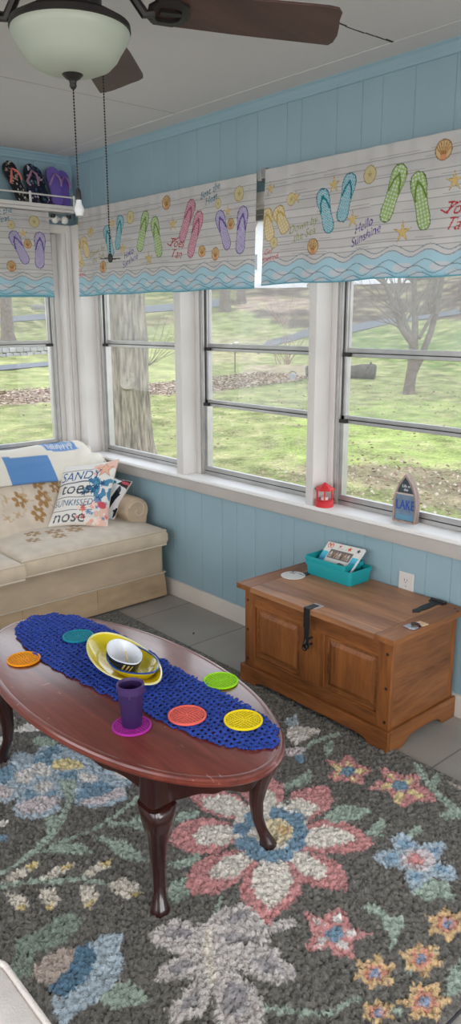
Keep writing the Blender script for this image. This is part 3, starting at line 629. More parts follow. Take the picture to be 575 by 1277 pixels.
# ------------------------------------------------------------------ rug
RX0, RX1, RY0, RY1 = .395, 2.22, .93, 3.46
RUGC = dict(bg=S(112,108,102), lb=S(178,192,202), b2=S(126,156,176), b3=S(146,174,196), db=S(96,128,152), wh=S(226,220,214), pw=S(214,202,203), ye=S(232,212,158), yo=S(216,194,134),
            gr=S(164,178,164), dg=S(136,148,134), cr=S(220,210,196), ta=S(186,170,160), cm=S(232,223,211), cy=S(230,214,178), pk=S(210,148,146), po=S(214,150,130), pb=S(150,160,184), lf=S(206,197,193), lg=S(164,158,160))
RUGC['or'] = S(220,186,140)
RUGPOLY = [('lb',[(1506,1892),(1466,1894),(1450,1850),(1408,1840),(1383,1897),(1331,1859),(1281,1891),(1259,1972),(1243,2057),(1248,2121),(1203,2172),(1192,2248),(1251,2279),(1277,2326),(1334,2324),(1381,2301),(1416,2251),(1396,2190),(1438,2183),(1460,2231),(1506,2246),(1551,2224),(1584,2177),(1574,2130),(1528,2084),(1571,2094),(1615,2046),(1573,1909)]),('b2',[(1559,1878),(1506,1892),(1462,1897),(1482,1969),(1531,1989),(1572,1973)]),('b2',[(1494,2064),(1478,2138),(1415,2133),(1441,2161),(1501,2127),(1521,2090)]),('b2',[(1394,2212),(1329,2147),(1285,2197),(1265,2267),(1315,2262),(1402,2235)]),('b2',[(1360,1894),(1290,1887),(1289,1945),(1343,1945)]),('b2',[(1392,1914),(1330,1920),(1357,1990),(1391,1994),(1408,1945)]),('b2',[(1375,2042),(1328,2072),(1313,2119),(1339,2128),(1377,2083)]),('wh',[(1485,1955),(1427,1962),(1451,2039),(1497,2020)]),('wh',[(1423,1954),(1378,1949),(1377,2007),(1398,2054),(1436,2020)]),('wh',[(1476,2069),(1416,2060),(1418,2110),(1467,2118)]),('pw',[(1561,2122),(1498,2120),(1435,2160),(1449,2203),(1516,2210),(1566,2178)]),('pw',[(1399,2238),(1324,2259),(1254,2266),(1269,2308),(1339,2300),(1401,2268)]),('pw',[(1576,1960),(1546,1980),(1525,2057),(1562,2074),(1597,2028)]),('wh',[(1330,2093),(1297,2111),(1283,2167),(1315,2185),(1336,2141)]),('wh',[(1233,2167),(1198,2199),(1195,2245),(1235,2220)]),('ye',[(1365,1995),(1340,1978),(1304,1991),(1274,2053),(1294,2087),(1340,2055),(1376,2024)]),('gr',[(1395,2088),(1343,2125),(1401,2207),(1477,2289),(1551,2345),(1617,2368),(1685,2385),(1770,2390),(1758,2364),(1675,2363),(1612,2341),(1551,2312),(1522,2231),(1480,2260),(1428,2202)]),('gr',[(1617,2368),(1532,2362),(1451,2383),(1364,2371),(1219,2328),(1237,2361),(1337,2377),(1428,2394),(1526,2384),(1608,2384)]),('gr',[(1458,2411),(1433,2433),(1397,2498),(1391,2560),(1397,2610),(1432,2578),(1446,2528),(1447,2470)]),('gr',[(1327,2423),(1271,2417),(1243,2460),(1302,2533),(1347,2467)]),('gr',[(1375,2389),(1334,2434),(1339,2456),(1400,2397)]),('gr',[(1602,2373),(1536,2384),(1496,2427),(1500,2480),(1557,2421)]),('gr',[(1343,1798),(1299,1799),(1272,1874),(1305,1894),(1346,1846)]),('wh',[(1358,1693),(1295,1681),(1280,1763),(1359,1719)]),('wh',[(1430,1707),(1391,1716),(1397,1775),(1444,1759)]),('b2',[(1675,2219),(1649,2238),(1657,2264),(1681,2250)]),('wh',[(1665,2176),(1631,2162),(1609,2182),(1633,2195)]),('cr',[(1747,2410),(1690,2395),(1633,2400),(1638,2426),(1710,2436)]),('yo',[(1668,2400),(1634,2402),(1637,2420),(1670,2421)]),('cr',[(1656,2476),(1603,2457),(1553,2479),(1571,2493),(1639,2492)]),('yo',[(1594,2465),(1556,2481),(1571,2493),(1597,2485)]),('cr',[(1576,2540),(1515,2520),(1464,2535),(1489,2558),(1547,2558)]),('yo',[(1500,2526),(1464,2535),(1487,2556),(1505,2541)]),('gr',[(1769,2407),(1684,2450),(1627,2501),(1564,2542),(1521,2616),(1533,2620),(1574,2558),(1636,2517),(1692,2465),(1778,2427)]),('cr',[(1754,2451),(1731,2478),(1718,2524),(1739,2551),(1758,2534)]),('yo',[(1752,2520),(1733,2537),(1748,2552),(1757,2539)]),('cr',[(1677,2499),(1653,2534),(1652,2576),(1696,2596),(1702,2564)]),('yo',[(1698,2571),(1677,2580),(1696,2598)]),('cr',[(1589,2563),(1567,2590),(1569,2636),(1617,2659),(1618,2619)]),('yo',[(1614,2630),(1584,2632),(1618,2661)]),('cr',[(1530,2608),(1490,2622),(1467,2657),(1479,2702),(1517,2691),(1535,2652)]),('yo',[(1507,2663),(1476,2702),(1507,2695)]),('dg',[(1873,2726),(1835,2675),(1802,2624),(1748,2636),(1694,2623),(1649,2644),(1647,2677),(1675,2701),(1728,2713),(1787,2695),(1827,2746)]),('gr',[(1742,2902),(1693,2896),(1667,2914),(1653,2961),(1663,2991),(1698,2970),(1734,2948)]),('ta',[(1825,2743),(1784,2720),(1733,2721),(1702,2748),(1756,2788),(1803,2808),(1828,2761)]),('lb',[(1672,2751),(1627,2756),(1596,2783),(1625,2816),(1641,2857),(1671,2885),(1702,2898),(1746,2908),(1794,2904),(1836,2918),(1839,2869),(1818,2830),(1797,2849),(1760,2847),(1711,2828),(1680,2801)]),('db',[(1808,2804),(1756,2788),(1702,2748),(1672,2751),(1680,2801),(1711,2828),(1760,2847),(1797,2849),(1812,2825)]),('gr',[(1394,2714),(1350,2739),(1389,2788),(1438,2791),(1437,2759)]),('gr',[(1359,2655),(1262,2679),(1281,2708),(1354,2693)]),('gr',[(1238,2515),(1205,2499),(1149,2512),(1153,2545),(1223,2537)]),('gr',[(858,2602),(753,2610),(759,2648),(866,2636)]),('gr',[(1389,2880),(1335,2850),(1320,2850),(1375,2892),(1401,2901)]),('gr',[(1475,3167),(1403,3245),(1411,3252),(1485,3178)]),('wh',[(1115,2425),(1040,2420),(947,2481),(962,2520),(1037,2474),(1099,2449)]),('pk',[(1123,2458),(1090,2437),(1025,2474),(1001,2556),(1014,2612),(1057,2657),(1102,2617),(1138,2540)]),('pk',[(1281,2564),(1223,2537),(1156,2561),(1111,2628),(1118,2674),(1166,2715),(1236,2710),(1292,2652),(1304,2601)]),('pk',[(1348,2724),(1290,2701),(1230,2715),(1176,2739),(1158,2802),(1211,2831),(1275,2839),(1342,2835),(1379,2798),(1378,2762)]),('pk',[(1184,2812),(1153,2809),(1100,2856),(1098,2903),(1126,2952),(1167,2985),(1224,3000),(1272,2997),(1311,3011),(1299,2973),(1297,2897),(1275,2855),(1228,2832)]),('pk',[(1047,2849),(1022,2903),(999,2946),(998,2986),(1031,3030),(1065,3059),(1096,3022),(1122,2985),(1129,2950),(1111,2901),(1073,2842)]),('pk',[(984,2789),(933,2798),(875,2814),(847,2857),(841,2907),(846,2953),(859,2986),(901,2987),(962,2956),(1014,2907),(1047,2849)]),('pk',[(871,2654),(827,2663),(773,2686),(748,2713),(787,2768),(836,2791),(883,2787),(938,2792),(967,2749)]),('pk',[(988,2528),(940,2488),(875,2480),(848,2526),(856,2614),(925,2682),(979,2662),(1004,2612)]),('cm',[(955,2818),(1015,2853),(1079,2858),(1132,2833),(1163,2784),(1163,2722),(1131,2663),(1072,2621),(1003,2611),(943,2637),(911,2693),(916,2760)]),('cm',[(1096,2481),(1023,2527),(1014,2603),(1050,2655),(1100,2601),(1122,2526)]),('cm',[(1238,2610),(1174,2590),(1121,2640),(1131,2688),(1182,2709),(1243,2655)]),('cm',[(1295,2756),(1220,2740),(1166,2764),(1172,2805),(1252,2824),(1310,2786)]),('cm',[(1214,2845),(1161,2817),(1102,2869),(1135,2929),(1202,2968),(1266,2970),(1259,2910),(1242,2870)]),('cm',[(1057,2848),(1034,2892),(1034,2946),(1059,2984),(1091,2977),(1106,2928),(1093,2872)]),('cm',[(987,2803),(952,2816),(900,2837),(876,2893),(878,2942),(930,2928),(998,2892),(1022,2848)]),('cm',[(892,2675),(860,2694),(853,2748),(856,2774),(907,2774),(957,2739)]),('cm',[(945,2555),(900,2554),(903,2623),(943,2675),(995,2629)]),('b2',[(1017,2693),(1033,2704),(1051,2706),(1067,2699),(1075,2684),(1075,2667),(1066,2650),(1050,2639),(1031,2636),(1015,2643),(1006,2658),(1007,2676)]),('b2',[(1079,2700),(1093,2708),(1108,2710),(1122,2703),(1130,2690),(1131,2675),(1123,2661),(1110,2652),(1094,2650),(1080,2657),(1072,2670),(1072,2686)]),('b2',[(1108,2764),(1123,2773),(1142,2772),(1160,2763),(1171,2747),(1174,2728),(1166,2712),(1151,2702),(1131,2702),(1113,2712),(1102,2729),(1100,2748)]),('b2',[(1111,2816),(1126,2825),(1145,2826),(1162,2817),(1172,2802),(1173,2784),(1165,2768),(1149,2758),(1130,2757),(1113,2766),(1102,2781),(1102,2800)]),('b2',[(945,2720),(959,2728),(975,2729),(989,2722),(997,2709),(998,2694),(990,2680),(977,2672),(960,2671),(946,2678),(937,2691),(937,2707)]),('b2',[(923,2776),(940,2786),(959,2787),(975,2780),(984,2765),(984,2747),(974,2731),(957,2721),(938,2719),(921,2727),(912,2742),(912,2760)]),('b2',[(960,2823),(976,2833),(992,2835),(1004,2831),(1010,2819),(1008,2804),(997,2789),(982,2779),(965,2776),(952,2781),(946,2793),(949,2808)]),('b2',[(1004,2856),(1019,2865),(1037,2866),(1051,2859),(1060,2846),(1059,2829),(1050,2815),(1035,2805),(1017,2804),(1002,2811),(994,2825),(994,2841)]),('b2',[(1066,2865),(1079,2872),(1095,2873),(1109,2865),(1118,2853),(1119,2838),(1111,2825),(1098,2817),(1082,2816),(1067,2824),(1059,2837),(1058,2852)]),('b2',[(1100,2845),(1112,2851),(1126,2849),(1140,2841),(1150,2828),(1153,2814),(1148,2803),(1137,2797),(1122,2799),(1108,2807),(1098,2820),(1095,2834)]),('cy',[(997,2793),(1025,2811),(1055,2814),(1081,2803),(1094,2779),(1093,2750),(1077,2723),(1049,2704),(1017,2699),(990,2711),(976,2736),(979,2766)]),('or',[(994,2784),(1005,2790),(1017,2790),(1028,2785),(1034,2775),(1035,2763),(1029,2753),(1019,2746),(1006,2746),(995,2752),(988,2762),(988,2774)]),('pk',[(635,2599),(616,2634),(550,2634),(568,2681),(564,2752),(611,2750),(656,2777),(672,2732),(711,2710),(699,2667),(656,2662)]),('ye',[(638,2626),(621,2664),(640,2680),(655,2656)]),('ye',[(588,2648),(573,2654),(597,2692),(614,2676)]),('ye',[(602,2697),(579,2739),(621,2730)]),('ye',[(642,2718),(650,2758),(662,2753),(655,2711)]),('ye',[(653,2691),(696,2691),(696,2681),(657,2676)]),('b2',[(612,2711),(626,2719),(641,2720),(653,2715),(658,2705),(657,2692),(648,2680),(634,2672),(619,2671),(607,2676),(601,2687),(603,2700)]),('pk',[(533,2753),(513,2793),(512,2838),(450,2867),(507,2896),(521,2965),(554,2994),(592,2951),(648,2943),(657,2912),(624,2863),(658,2802),(603,2799),(580,2809)]),('ye',[(546,2781),(540,2819),(555,2842),(563,2814)]),('ye',[(535,2849),(493,2869),(536,2884),(547,2875)]),('ye',[(560,2890),(551,2948),(570,2951),(582,2900)]),('ye',[(599,2875),(591,2902),(649,2928),(646,2893)]),('ye',[(629,2814),(579,2831),(593,2854),(621,2841)]),('b2',[(544,2883),(560,2890),(577,2889),(591,2882),(599,2870),(598,2856),(588,2844),(572,2837),(555,2837),(540,2844),(533,2857),(534,2871)]),('gr',[(883,2805),(801,2794),(760,2840),(733,2887),(802,2886),(866,2851),(884,2822)]),('gr',[(836,2935),(788,2934),(746,2927),(763,2956),(815,2970),(794,3005),(845,2952)]),('gr',[(743,3018),(679,3022),(709,3050),(759,3040)]),('gr',[(601,2553),(529,2518),(531,2554),(589,2587),(613,2583)]),('gr',[(659,2502),(560,2478),(457,2509),(475,2532),(573,2504),(678,2520)]),('gr',[(418,2810),(414,2836),(462,2903),(501,2972),(524,3049),(523,3088),(541,3099),(559,3041),(521,2965),(483,2885),(456,2843)]),('gr',[(407,2898),(447,2938),(502,2952),(477,2911)]),('gr',[(601,3037),(556,3040),(517,3074),(554,3097),(613,3057)]),('gr',[(782,2619),(719,2599),(741,2634),(800,2649),(821,2638)]),('ta',[(424,2948),(414,3009),(434,3032),(441,2975)]),('b2',[(693,2507),(671,2527),(684,2550),(720,2560),(724,2538)]),('wh',[(557,2347),(525,2403),(493,2459),(589,2464),(647,2463),(629,2403)]),('pw',[(703,2462),(654,2470),(630,2503),(678,2520),(714,2501)]),('lb',[(551,2311),(488,2310),(518,2368),(579,2369)]),('lb',[(910,3013),(858,3024),(834,3046),(803,3000),(756,3007),(758,3048),(765,3083),(698,3113),(707,3134),(763,3148),(785,3144),(773,3200),(800,3234),(832,3220),(838,3180),(892,3181),(941,3180),(909,3138),(883,3110),(914,3067)]),('b3',[(883,3034),(844,3053),(871,3083),(899,3066)]),('b3',[(802,3026),(768,3031),(777,3072),(816,3062)]),('b3',[(768,3104),(714,3120),(759,3136),(787,3127)]),('b3',[(794,3159),(791,3206),(816,3192),(819,3167)]),('b3',[(883,3125),(851,3153),(890,3162),(900,3146)]),('pw',[(782,3147),(808,3156),(836,3154),(860,3141),(874,3120),(874,3098),(859,3079),(834,3068),(804,3070),(779,3083),(765,3105),(767,3128)]),('pk',[(806,3125),(820,3130),(834,3130),(846,3123),(853,3113),(852,3101),(844,3092),(831,3086),(816,3087),(804,3093),(797,3104),(798,3115)]),('gr',[(938,3182),(853,3181),(832,3220),(878,3276),(898,3238),(933,3227)]),('gr',[(1080,3123),(1043,3140),(1053,3192),(1024,3211),(1049,3232),(1105,3248),(1157,3271),(1109,3233),(1075,3178)]),('pk',[(1203,3032),(1191,3068),(1180,3077),(1124,3080),(1124,3108),(1150,3135),(1130,3198),(1160,3189),(1187,3180),(1226,3217),(1246,3181),(1246,3151),(1280,3140),(1290,3114),(1246,3104),(1224,3070)]),('wh',[(1204,3053),(1194,3090),(1199,3104),(1213,3092)]),('wh',[(1162,3094),(1135,3096),(1159,3125),(1178,3108)]),('wh',[(1166,3140),(1147,3182),(1189,3159)]),('wh',[(1212,3152),(1198,3176),(1218,3195),(1224,3153)]),('wh',[(1271,3127),(1231,3118),(1230,3136),(1251,3141)]),('b2',[(1183,3148),(1195,3154),(1208,3154),(1219,3149),(1225,3139),(1225,3128),(1218,3118),(1206,3112),(1193,3111),(1182,3117),(1176,3127),(1176,3138)]),('or',[(1267,3300),(1256,3274),(1273,3250),(1240,3247),(1224,3222),(1203,3245),(1168,3246),(1181,3273),(1163,3298),(1197,3300),(1213,3324),(1234,3301)]),('po',[(1253,3280),(1240,3268),(1245,3251),(1224,3256),(1209,3244),(1203,3261),(1183,3267),(1197,3279),(1193,3297),(1213,3292),(1228,3302),(1234,3286)]),('pb',[(1208,3283),(1219,3286),(1230,3282),(1234,3273),(1229,3265),(1218,3261),(1208,3265),(1203,3274)]),('or',[(1165,3316),(1134,3303),(1127,3275),(1096,3291),(1060,3282),(1063,3312),(1035,3332),(1069,3344),(1077,3371),(1107,3355),(1141,3363),(1139,3335)]),('po',[(1136,3309),(1114,3308),(1103,3292),(1090,3307),(1068,3307),(1078,3323),(1067,3339),(1089,3339),(1100,3354),(1112,3340),(1134,3339),(1125,3324)]),('pb',[(1091,3333),(1103,3336),(1114,3332),(1118,3323),(1112,3314),(1100,3311),(1089,3315),(1085,3324)]),('or',[(1215,3446),(1226,3418),(1260,3406),(1236,3386),(1243,3356),(1206,3364),(1177,3346),(1165,3376),(1129,3388),(1156,3409),(1149,3439),(1186,3430)]),('po',[(1220,3421),(1218,3404),(1236,3391),(1216,3385),(1213,3367),(1194,3378),(1172,3372),(1174,3391),(1155,3403),(1177,3410),(1180,3427),(1199,3416)]),('pb',[(1185,3407),(1197,3410),(1209,3406),(1213,3396),(1208,3387),(1195,3384),(1183,3388),(1179,3398)]),('or',[(1285,3380),(1304,3365),(1327,3367),(1324,3348),(1340,3331),(1318,3326),(1312,3308),(1293,3323),(1268,3321),(1272,3341),(1255,3358),(1278,3362)]),('po',[(1299,3366),(1306,3354),(1321,3351),(1314,3342),(1320,3330),(1306,3332),(1297,3322),(1290,3334),(1275,3337),(1282,3347),(1276,3359),(1291,3357)]),('pb',[(1290,3351),(1298,3353),(1306,3350),(1309,3344),(1306,3337),(1298,3335),(1291,3338),(1287,3345)]),('or',[(912,3262),(920,3292),(894,3314),(932,3324),(944,3351),(973,3333),(1009,3338),(1003,3310),(1028,3289),(993,3279),(981,3250),(952,3269)]),('po',[(924,3287),(937,3303),(928,3319),(952,3318),(966,3333),(976,3317),(999,3315),(987,3300),(996,3284),(973,3284),(959,3269),(948,3285)]),('pb',[(952,3311),(964,3314),(976,3310),(980,3301),(973,3292),(960,3288),(949,3292),(945,3302)]),('gr',[(1429,3231),(1375,3269),(1286,3291),(1297,3296),(1380,3281),(1438,3240)]),('gr',[(1086,3386),(1039,3390),(1030,3403),(1099,3446),(1153,3423)]),('gr',[(1163,3312),(1148,3329),(1173,3331)]),('gr',[(1271,3362),(1252,3374),(1261,3384),(1277,3370)]),('gr',[(1042,3326),(1048,3338),(1068,3336)]),('lf',[(1548,2826),(1508,2825),(1470,2833),(1442,2877),(1418,2898),(1372,2883),(1306,2895),(1298,2941),(1304,2999),(1240,3025),(1241,3055),(1288,3043),(1318,3029),(1337,3048),(1371,3029),(1336,3072),(1355,3100),(1352,3135),(1360,3165),(1400,3155),(1434,3115),(1454,3060),(1454,3118),(1480,3173),(1515,3205),(1592,3137),(1550,3072),(1582,3092),(1622,3084),(1658,3070),(1642,3029),(1578,3017),(1530,3009),(1584,2982),(1625,2951),(1585,2929),(1530,2934),(1545,2898),(1558,2864)]),('lg',[(1522,2843),(1472,2859),(1456,2907),(1493,2898),(1517,2871)]),('lg',[(1577,2941),(1525,2949),(1515,2980),(1573,2969)]),('lg',[(1386,2921),(1325,2917),(1320,2954),(1368,2943)]),('lg',[(1426,2946),(1389,2967),(1343,3019),(1407,2998)]),('lg',[(1492,3064),(1468,3105),(1503,3152),(1549,3148),(1545,3096)]),('lg',[(1610,3038),(1550,3033),(1582,3063),(1628,3060)]),('lg',[(1410,3051),(1364,3081),(1373,3127),(1413,3102)]),('cr',[(1432,2904),(1419,2916),(1456,2966),(1511,3046),(1533,3047),(1482,2965)]),('bg',[(1391,2986),(1360,3018),(1371,3024),(1396,2996)]),('bg',[(1456,3048),(1444,3069),(1446,3109),(1458,3103)]),('bg',[(1545,3062),(1540,3071),(1588,3128),(1599,3118)])]
cell = .0048; nu = int((RX1-RX0)/cell); nv = int((RY1-RY0)/cell)
gx = np.linspace(RX0, RX1, nu+1); gy = np.linspace(RY0, RY1, nv+1)
XX, YY = np.meshgrid(gx, gy); pts = np.c_[XX.ravel(), YY.ravel()]
pt = Paint(pts, RUGC['bg'], .0022)
# coarse ragged edge along the yarn rows
pt.p[:,0] += .004*np.sin(pts[:,1]*260)*np.sin(pts[:,0]*190)
for c, ps in RUGPOLY: pt.poly([(x/1000, y/1000) for x, y in ps], RUGC[c])
# the design turned half round fills the ends that the table and sofa cover
p2 = Paint(pts, RUGC['bg']); p2.p = pt.p
for c, ps in RUGPOLY: p2.poly([(RX0+RX1+.02-x/1000, 4.12-y/1000) for x, y in ps], RUGC[c])
msk = (np.abs(pt.c-np.array(RUGC['bg'][:3])).sum(1) < 1e-6) & ((pts[:,1] < 1.62) | ((pts[:,0] > 1.86) & (pts[:,1] < 2.5)))
pt.c[msk] = p2.c[msk]
mot = nrng.normal(1, .3, (nv+1, nu+1)); sm = (mot + np.roll(mot,1,0) + np.roll(mot,1,1) + np.roll(mot,-1,0))/4
isbg = np.abs(pt.c-np.array(RUGC['bg'][:3])).sum(1) < 1e-6
mk = np.clip(sm.ravel()*.3+mot.ravel()*.7, .4, 1.7); pt.c *= np.where(isbg, mk, 1+(mk-1)*.5)[:,None]
hz = nrng.normal(0, .0034, (nv+1, nu+1)); hz = (hz + np.roll(hz,1,0)*.35 + np.roll(hz,1,1)*.35)
edge = np.minimum(np.minimum(XX-RX0, RX1-XX), np.minimum(YY-RY0, RY1-YY))
Z = .014 + hz*np.clip(edge/.02, 0, 1); Z = np.clip(Z, .005, .022); Z[edge <= .0001] = .002
jx = nrng.normal(0, .0014, XX.shape); jy = nrng.normal(0, .0014, XX.shape)
mb = MB(); mb.v = list(zip((XX+jx).ravel(), (YY+jy).ravel(), Z.ravel()))
mb.f = [(j*(nu+1)+i, j*(nu+1)+i+1, (j+1)*(nu+1)+i+1, (j+1)*(nu+1)+i) for j in range(nv) for i in range(nu)]; mb.m = [0]*len(mb.f)
rug = thing('rug', 'dark grey shag area rug with large pastel flowers and leaves on the pale floor', 'rug', (1.3,2.2,0))
obj('pile', mb, painted('rug_pile', .97, 260, .5, sheen=.15), rug, col=pt.c, smooth=180)
obj('binding', MB().tube([(RX0,RY0,.005),(RX1,RY0,.005),(RX1,RY1,.005),(RX0,RY1,.005)], .0045, 8, closed=True), plain('rug_binding', S(52,52,58), .9), rug)

# ------------------------------------------------------------------ sofa
velv = painted('floral_velvet', .85, 180, .12, nz=.10, nzs=14, sheen=.2)
velb = plain('beige_velvet', S(194,172,146), .85, noise=.14, nscale=5, bmp=.1, bscale=150, stretch=(1,1,2.5))
pipm = plain('velvet_piping', S(206,192,172), .8)
CREAM = S(202,187,170); BRO = S(158,120,74); LBR = S(182,156,122)
SX0, SX1 = .06, 1.79
sofa = thing('sofa', 'old beige floral velvet sofa with rolled arms under the window', 'sofa', (.92,.47,0))
mb = MB().box((SX0+.005,.05,.13),(SX1-.005,.885,.305)); obj('base', mb, velb, sofa, bevel=.012, smooth=40)
def skirtring(z, off): return [(SX0-off,.05,z),(SX1+off,.05,z),(SX1+off,.90+off,z),(SX0-off,.90+off,z)]
mb = MB(); mb.rings([skirtring(.012,.004),skirtring(.08,.0),skirtring(.142,-.006),skirtring(.145,-.012)])
for x in (.50,.92,1.34): mb.box((x-.002,.897,.013),(x+.002,.9045,.14))
obj('skirt', mb, plain('skirt_velvet', S(190,162,130), .85, noise=.16, nscale=6, bmp=.1, bscale=150, stretch=(1,1,2.5)), sofa, bevel=.004)
obj('welt', MB().tube([(SX0+.0,.2,.146),(SX0+.0,.897,.146),(SX1-.0,.897,.146),(SX1,.2,.146)], .004, 6), pipm, sofa)
def flower(pt, x, z, r, col=BRO, n=6, mid=CREAM):
    for k in range(n):
        a = k*2*math.pi/n + .3; pt.ell(x+r*.62*math.cos(a), z+r*.62*math.sin(a), r*.40, r*.27, col, a)
    pt.ell(x, z, r*.14, r*.14, mid)
# backrest
BP = [(.565,.33),(.555,.40),(.52,.47),(.47,.55),(.425,.62),(.385,.68),(.345,.73),(.30,.765),(.25,.782),(.19,.785),(.13,.775),(.085,.74),(.06,.66),(.055,.4),(.055,.14)]
def backpt(u, t, off=0.0, x0=.085, x1=1.765):
    n = len(BP)-1; s_ = min(t*n, n-1e-6); i = int(s_); f = s_-i
    y = BP[i][0]*(1-f)+BP[i+1][0]*f; z = BP[i][1]*(1-f)+BP[i+1][1]*f
    dy = BP[i+1][0]-BP[i][0]; dz = BP[i+1][1]-BP[i][1]; L = math.hypot(dy, dz)
    x = x0+(x1-x0)*u
    e = min(x-.085, 1.765-x); q = max(0, min(1, e/.16)); q = 1-(1-q)**2
    z = z - (1-q)*.075*max(0, (z-.4)/.4); y = y - (1-q)*.03*(1 if y > .25 else -.4)
    nz_, ny_ = -(-dy/L), dz/L
    return (x, y+off*ny_*1.0, z+off*(-dy/L)*1.0)
nu, nv = 260, 150
mb = MB().grid(lambda u, v: backpt(u, v), nu, nv)
P3 = np.array(mb.v); pt = Paint(P3[:,[0,2]], CREAM)
for x, z, r in [(.68,.575,.042),(.548,.563,.046),(.60,.495,.043),(.546,.65,.045),(.455,.61,.034),(.93,.52,.045),(1.05,.6,.045),(.86,.64,.04),(1.2,.5,.045),(1.4,.58,.045),]: flower(pt, x, z, r)
for x, z, a in [(.75,.60,.6),(.72,.50,-.4),(.64,.62,1.2),(.60,.56,.2),(.5,.51,.9),(.78,.53,1.6),(.66,.53,-.8),(.51,.62,.3),(.82,.57,.3),(.70,.655,.9)]:
    pt.line([(x,z),(x+.05*math.cos(a),z+.05*math.sin(a)),(x+.08*math.cos(a+.7),z+.08*math.sin(a+.7))], .006, LBR, .7)
    pt.ell(x+.06*math.cos(a+.4), z+.06*math.sin(a+.4), .018, .008, LBR, a)
bk = P3[:,1] < .24; pt.c[bk] = np.array(CREAM[:3])
o = obj('backrest', mb, velv, sofa, col=pt.c, smooth=180)
for u in (0, 1): obj('back_end', MB().add([backpt(u, i/60) for i in range(61)], [tuple(range(61))]), velb, sofa)
# arms, rolled with a scroll front
for k, xc in enumerate((.118, SX1-.055)):
    mb = MB(); sgn = 1 if k == 0 else -1
    prof = [(xc+.072*math.cos(a)*1.05, .474+.072*math.sin(a)) for a in [R(t) for t in range(-30, 211, 15)]]
    prof += [(xc-.058, .40), (xc-.058,.15), (xc+.055,.15), (xc+.055,.42)]
    f = lambda u, v, d: (u, d, v)
    rr = [[f(xc+(u-xc)*s_, .45+(v-.45)*s_, d) for u, v in prof] for d, s_ in ((.10,1),(.70,1),(.722,.97),(.732,.9))]
    mb.rings(rr); arm = obj('arm', mb, velb, sofa, smooth=50)
    sp = [(xc+sgn*(.062-.0075*t)*math.cos(t*.9+.4), .733, .474+(.062-.0075*t)*math.sin(t*.9+.4)) for t in [i*.25 for i in range(30)]]
    obj('piping', MB().tube(sp, .0035, 6), pipm, arm)
# two T-shaped seat cushions
def cushion(x0, x1, y0, y1, z0, z1, fl):
    nu, nv = 120, 90
    def top(u, v):
        x = x0+(x1-x0)*u; y = y0+(y1-y0)*v
        bul = (1-abs(2*u-1)**4)*(1-abs(2*v-1)**4)
        rr = .014; ed = max(0, 1-min(u*(x1-x0), (1-u)*(x1-x0), v*(y1-y0), (1-v)*(y1-y0))/.03)
        return (x, y, z1 + .024*bul - rr*ed*ed + .0025*math.sin(19*u)*math.sin(8*v))
    mb = MB().grid(top, nu, nv); pts = np.array(mb.v); m = len(mb.v)
    ring = [(x0,y0),(x1,y0),(x1,y1),(x0,y1)]
    def rp(z, o):
        out = []
        for (xa,ya),(xb,yb) in zip(ring, ring[1:]+ring[:1]):
            for i in range(20):
                f = i/20; x = xa+(xb-xa)*f; y = ya+(yb-ya)*f; cx, cy = (x0+x1)/2, (y0+y1)/2
                out.append((x+(o if x > cx else -o)*(1 if abs(x-cx) > abs(x1-cx)*.97 else 0), y+(o if y > cy else -o)*(1 if abs(y-cy) > abs(y1-cy)*.97 else 0), z))
        return out
    h = z1-z0
    mb.rings([rp(z1-.014,0), rp(z1-.3*h,.009), rp(z0+.35*h,.010), rp(z0+.01,.003), rp(z0,-.004)], False, True)
    pt = Paint(np.array(mb.v)[:,:2], CREAM)
    for x, y, r in fl: flower(pt, x, y, r)
    for x, y, r in fl: pt.line([(x-.06,y+.03),(x,y+.06),(x+.07,y+.04)], .006, LBR, .5)
    pt.c[m:] = np.array(S(204,186,162)[:3])
    c = obj('seat_cushion', mb, velv, sofa, col=pt.c, smooth=50)
    m2 = MB()
    for z in (z1-.012, z0+.006):
        m2.tube([(a+(.002 if a > (x0+x1)/2 else -.002), b2+(.003 if b2 > (y0+y1)/2 else -.003), z) for a, b2 in [(x0,y0),((x0+x1)/2,y0),(x1,y0),(x1,(y0+y1)/2),(x1,y1),((x0+x1)/2,y1+.0),(x0,y1),(x0,(y0+y1)/2)]], .0045, 8, closed=True)
    obj('piping', m2, pipm, c)
cushion(.075,.915,.40,.925,.308,.405,[(.60,.66,.05),(.70,.62,.045),(.50,.70,.05),(.62,.75,.04),(.45,.62,.04),(.75,.72,.04)])
cushion(.925,1.775,.40,.955,.308,.402,[(1.3,.62,.05),(1.4,.68,.045),(1.2,.7,.05)])

# throw blanket over the back
BX0, BX1 = .115, 1.30
nu, nv = 240, 60; t0, t1 = 4.25/14, 11.3/14
def throwpt(u, v):
    x = BX0+(BX1-BX0)*u
    tt = t0 + (t1-t0)*v - .012*math.sin(u*9) + (.02 if False else 0)
    wave = .016 + .004*math.sin(23*u+3*v)+.004*math.sin(11*v+7*u)
    bunch = max(0, 1-(x-BX0)/.2)
    p = backpt((x-.085)/1.68, tt, 0)
    n = len(BP)-1; i = min(int(tt*n), n-1); dy = BP[i+1][0]-BP[i][0]; dz = BP[i+1][1]-BP[i][1]; L = math.hypot(dy, dz)
    off = wave + bunch*(.012+.012*math.sin(v*26+u*60))
    return (p[0]-.02*bunch*math.sin(v*9), p[1]+off*dz/L, p[2]-off*dy/L)
mb = MB().grid(throwpt, nu, nv)
uv = np.array([(BX0+(BX1-BX0)*i/nu, j/nv) for j in range(nv+1) for i in range(nu+1)])
WOOL = S(226,218,204); BLU = S(90,136,188)
pt = Paint(uv, WOOL)
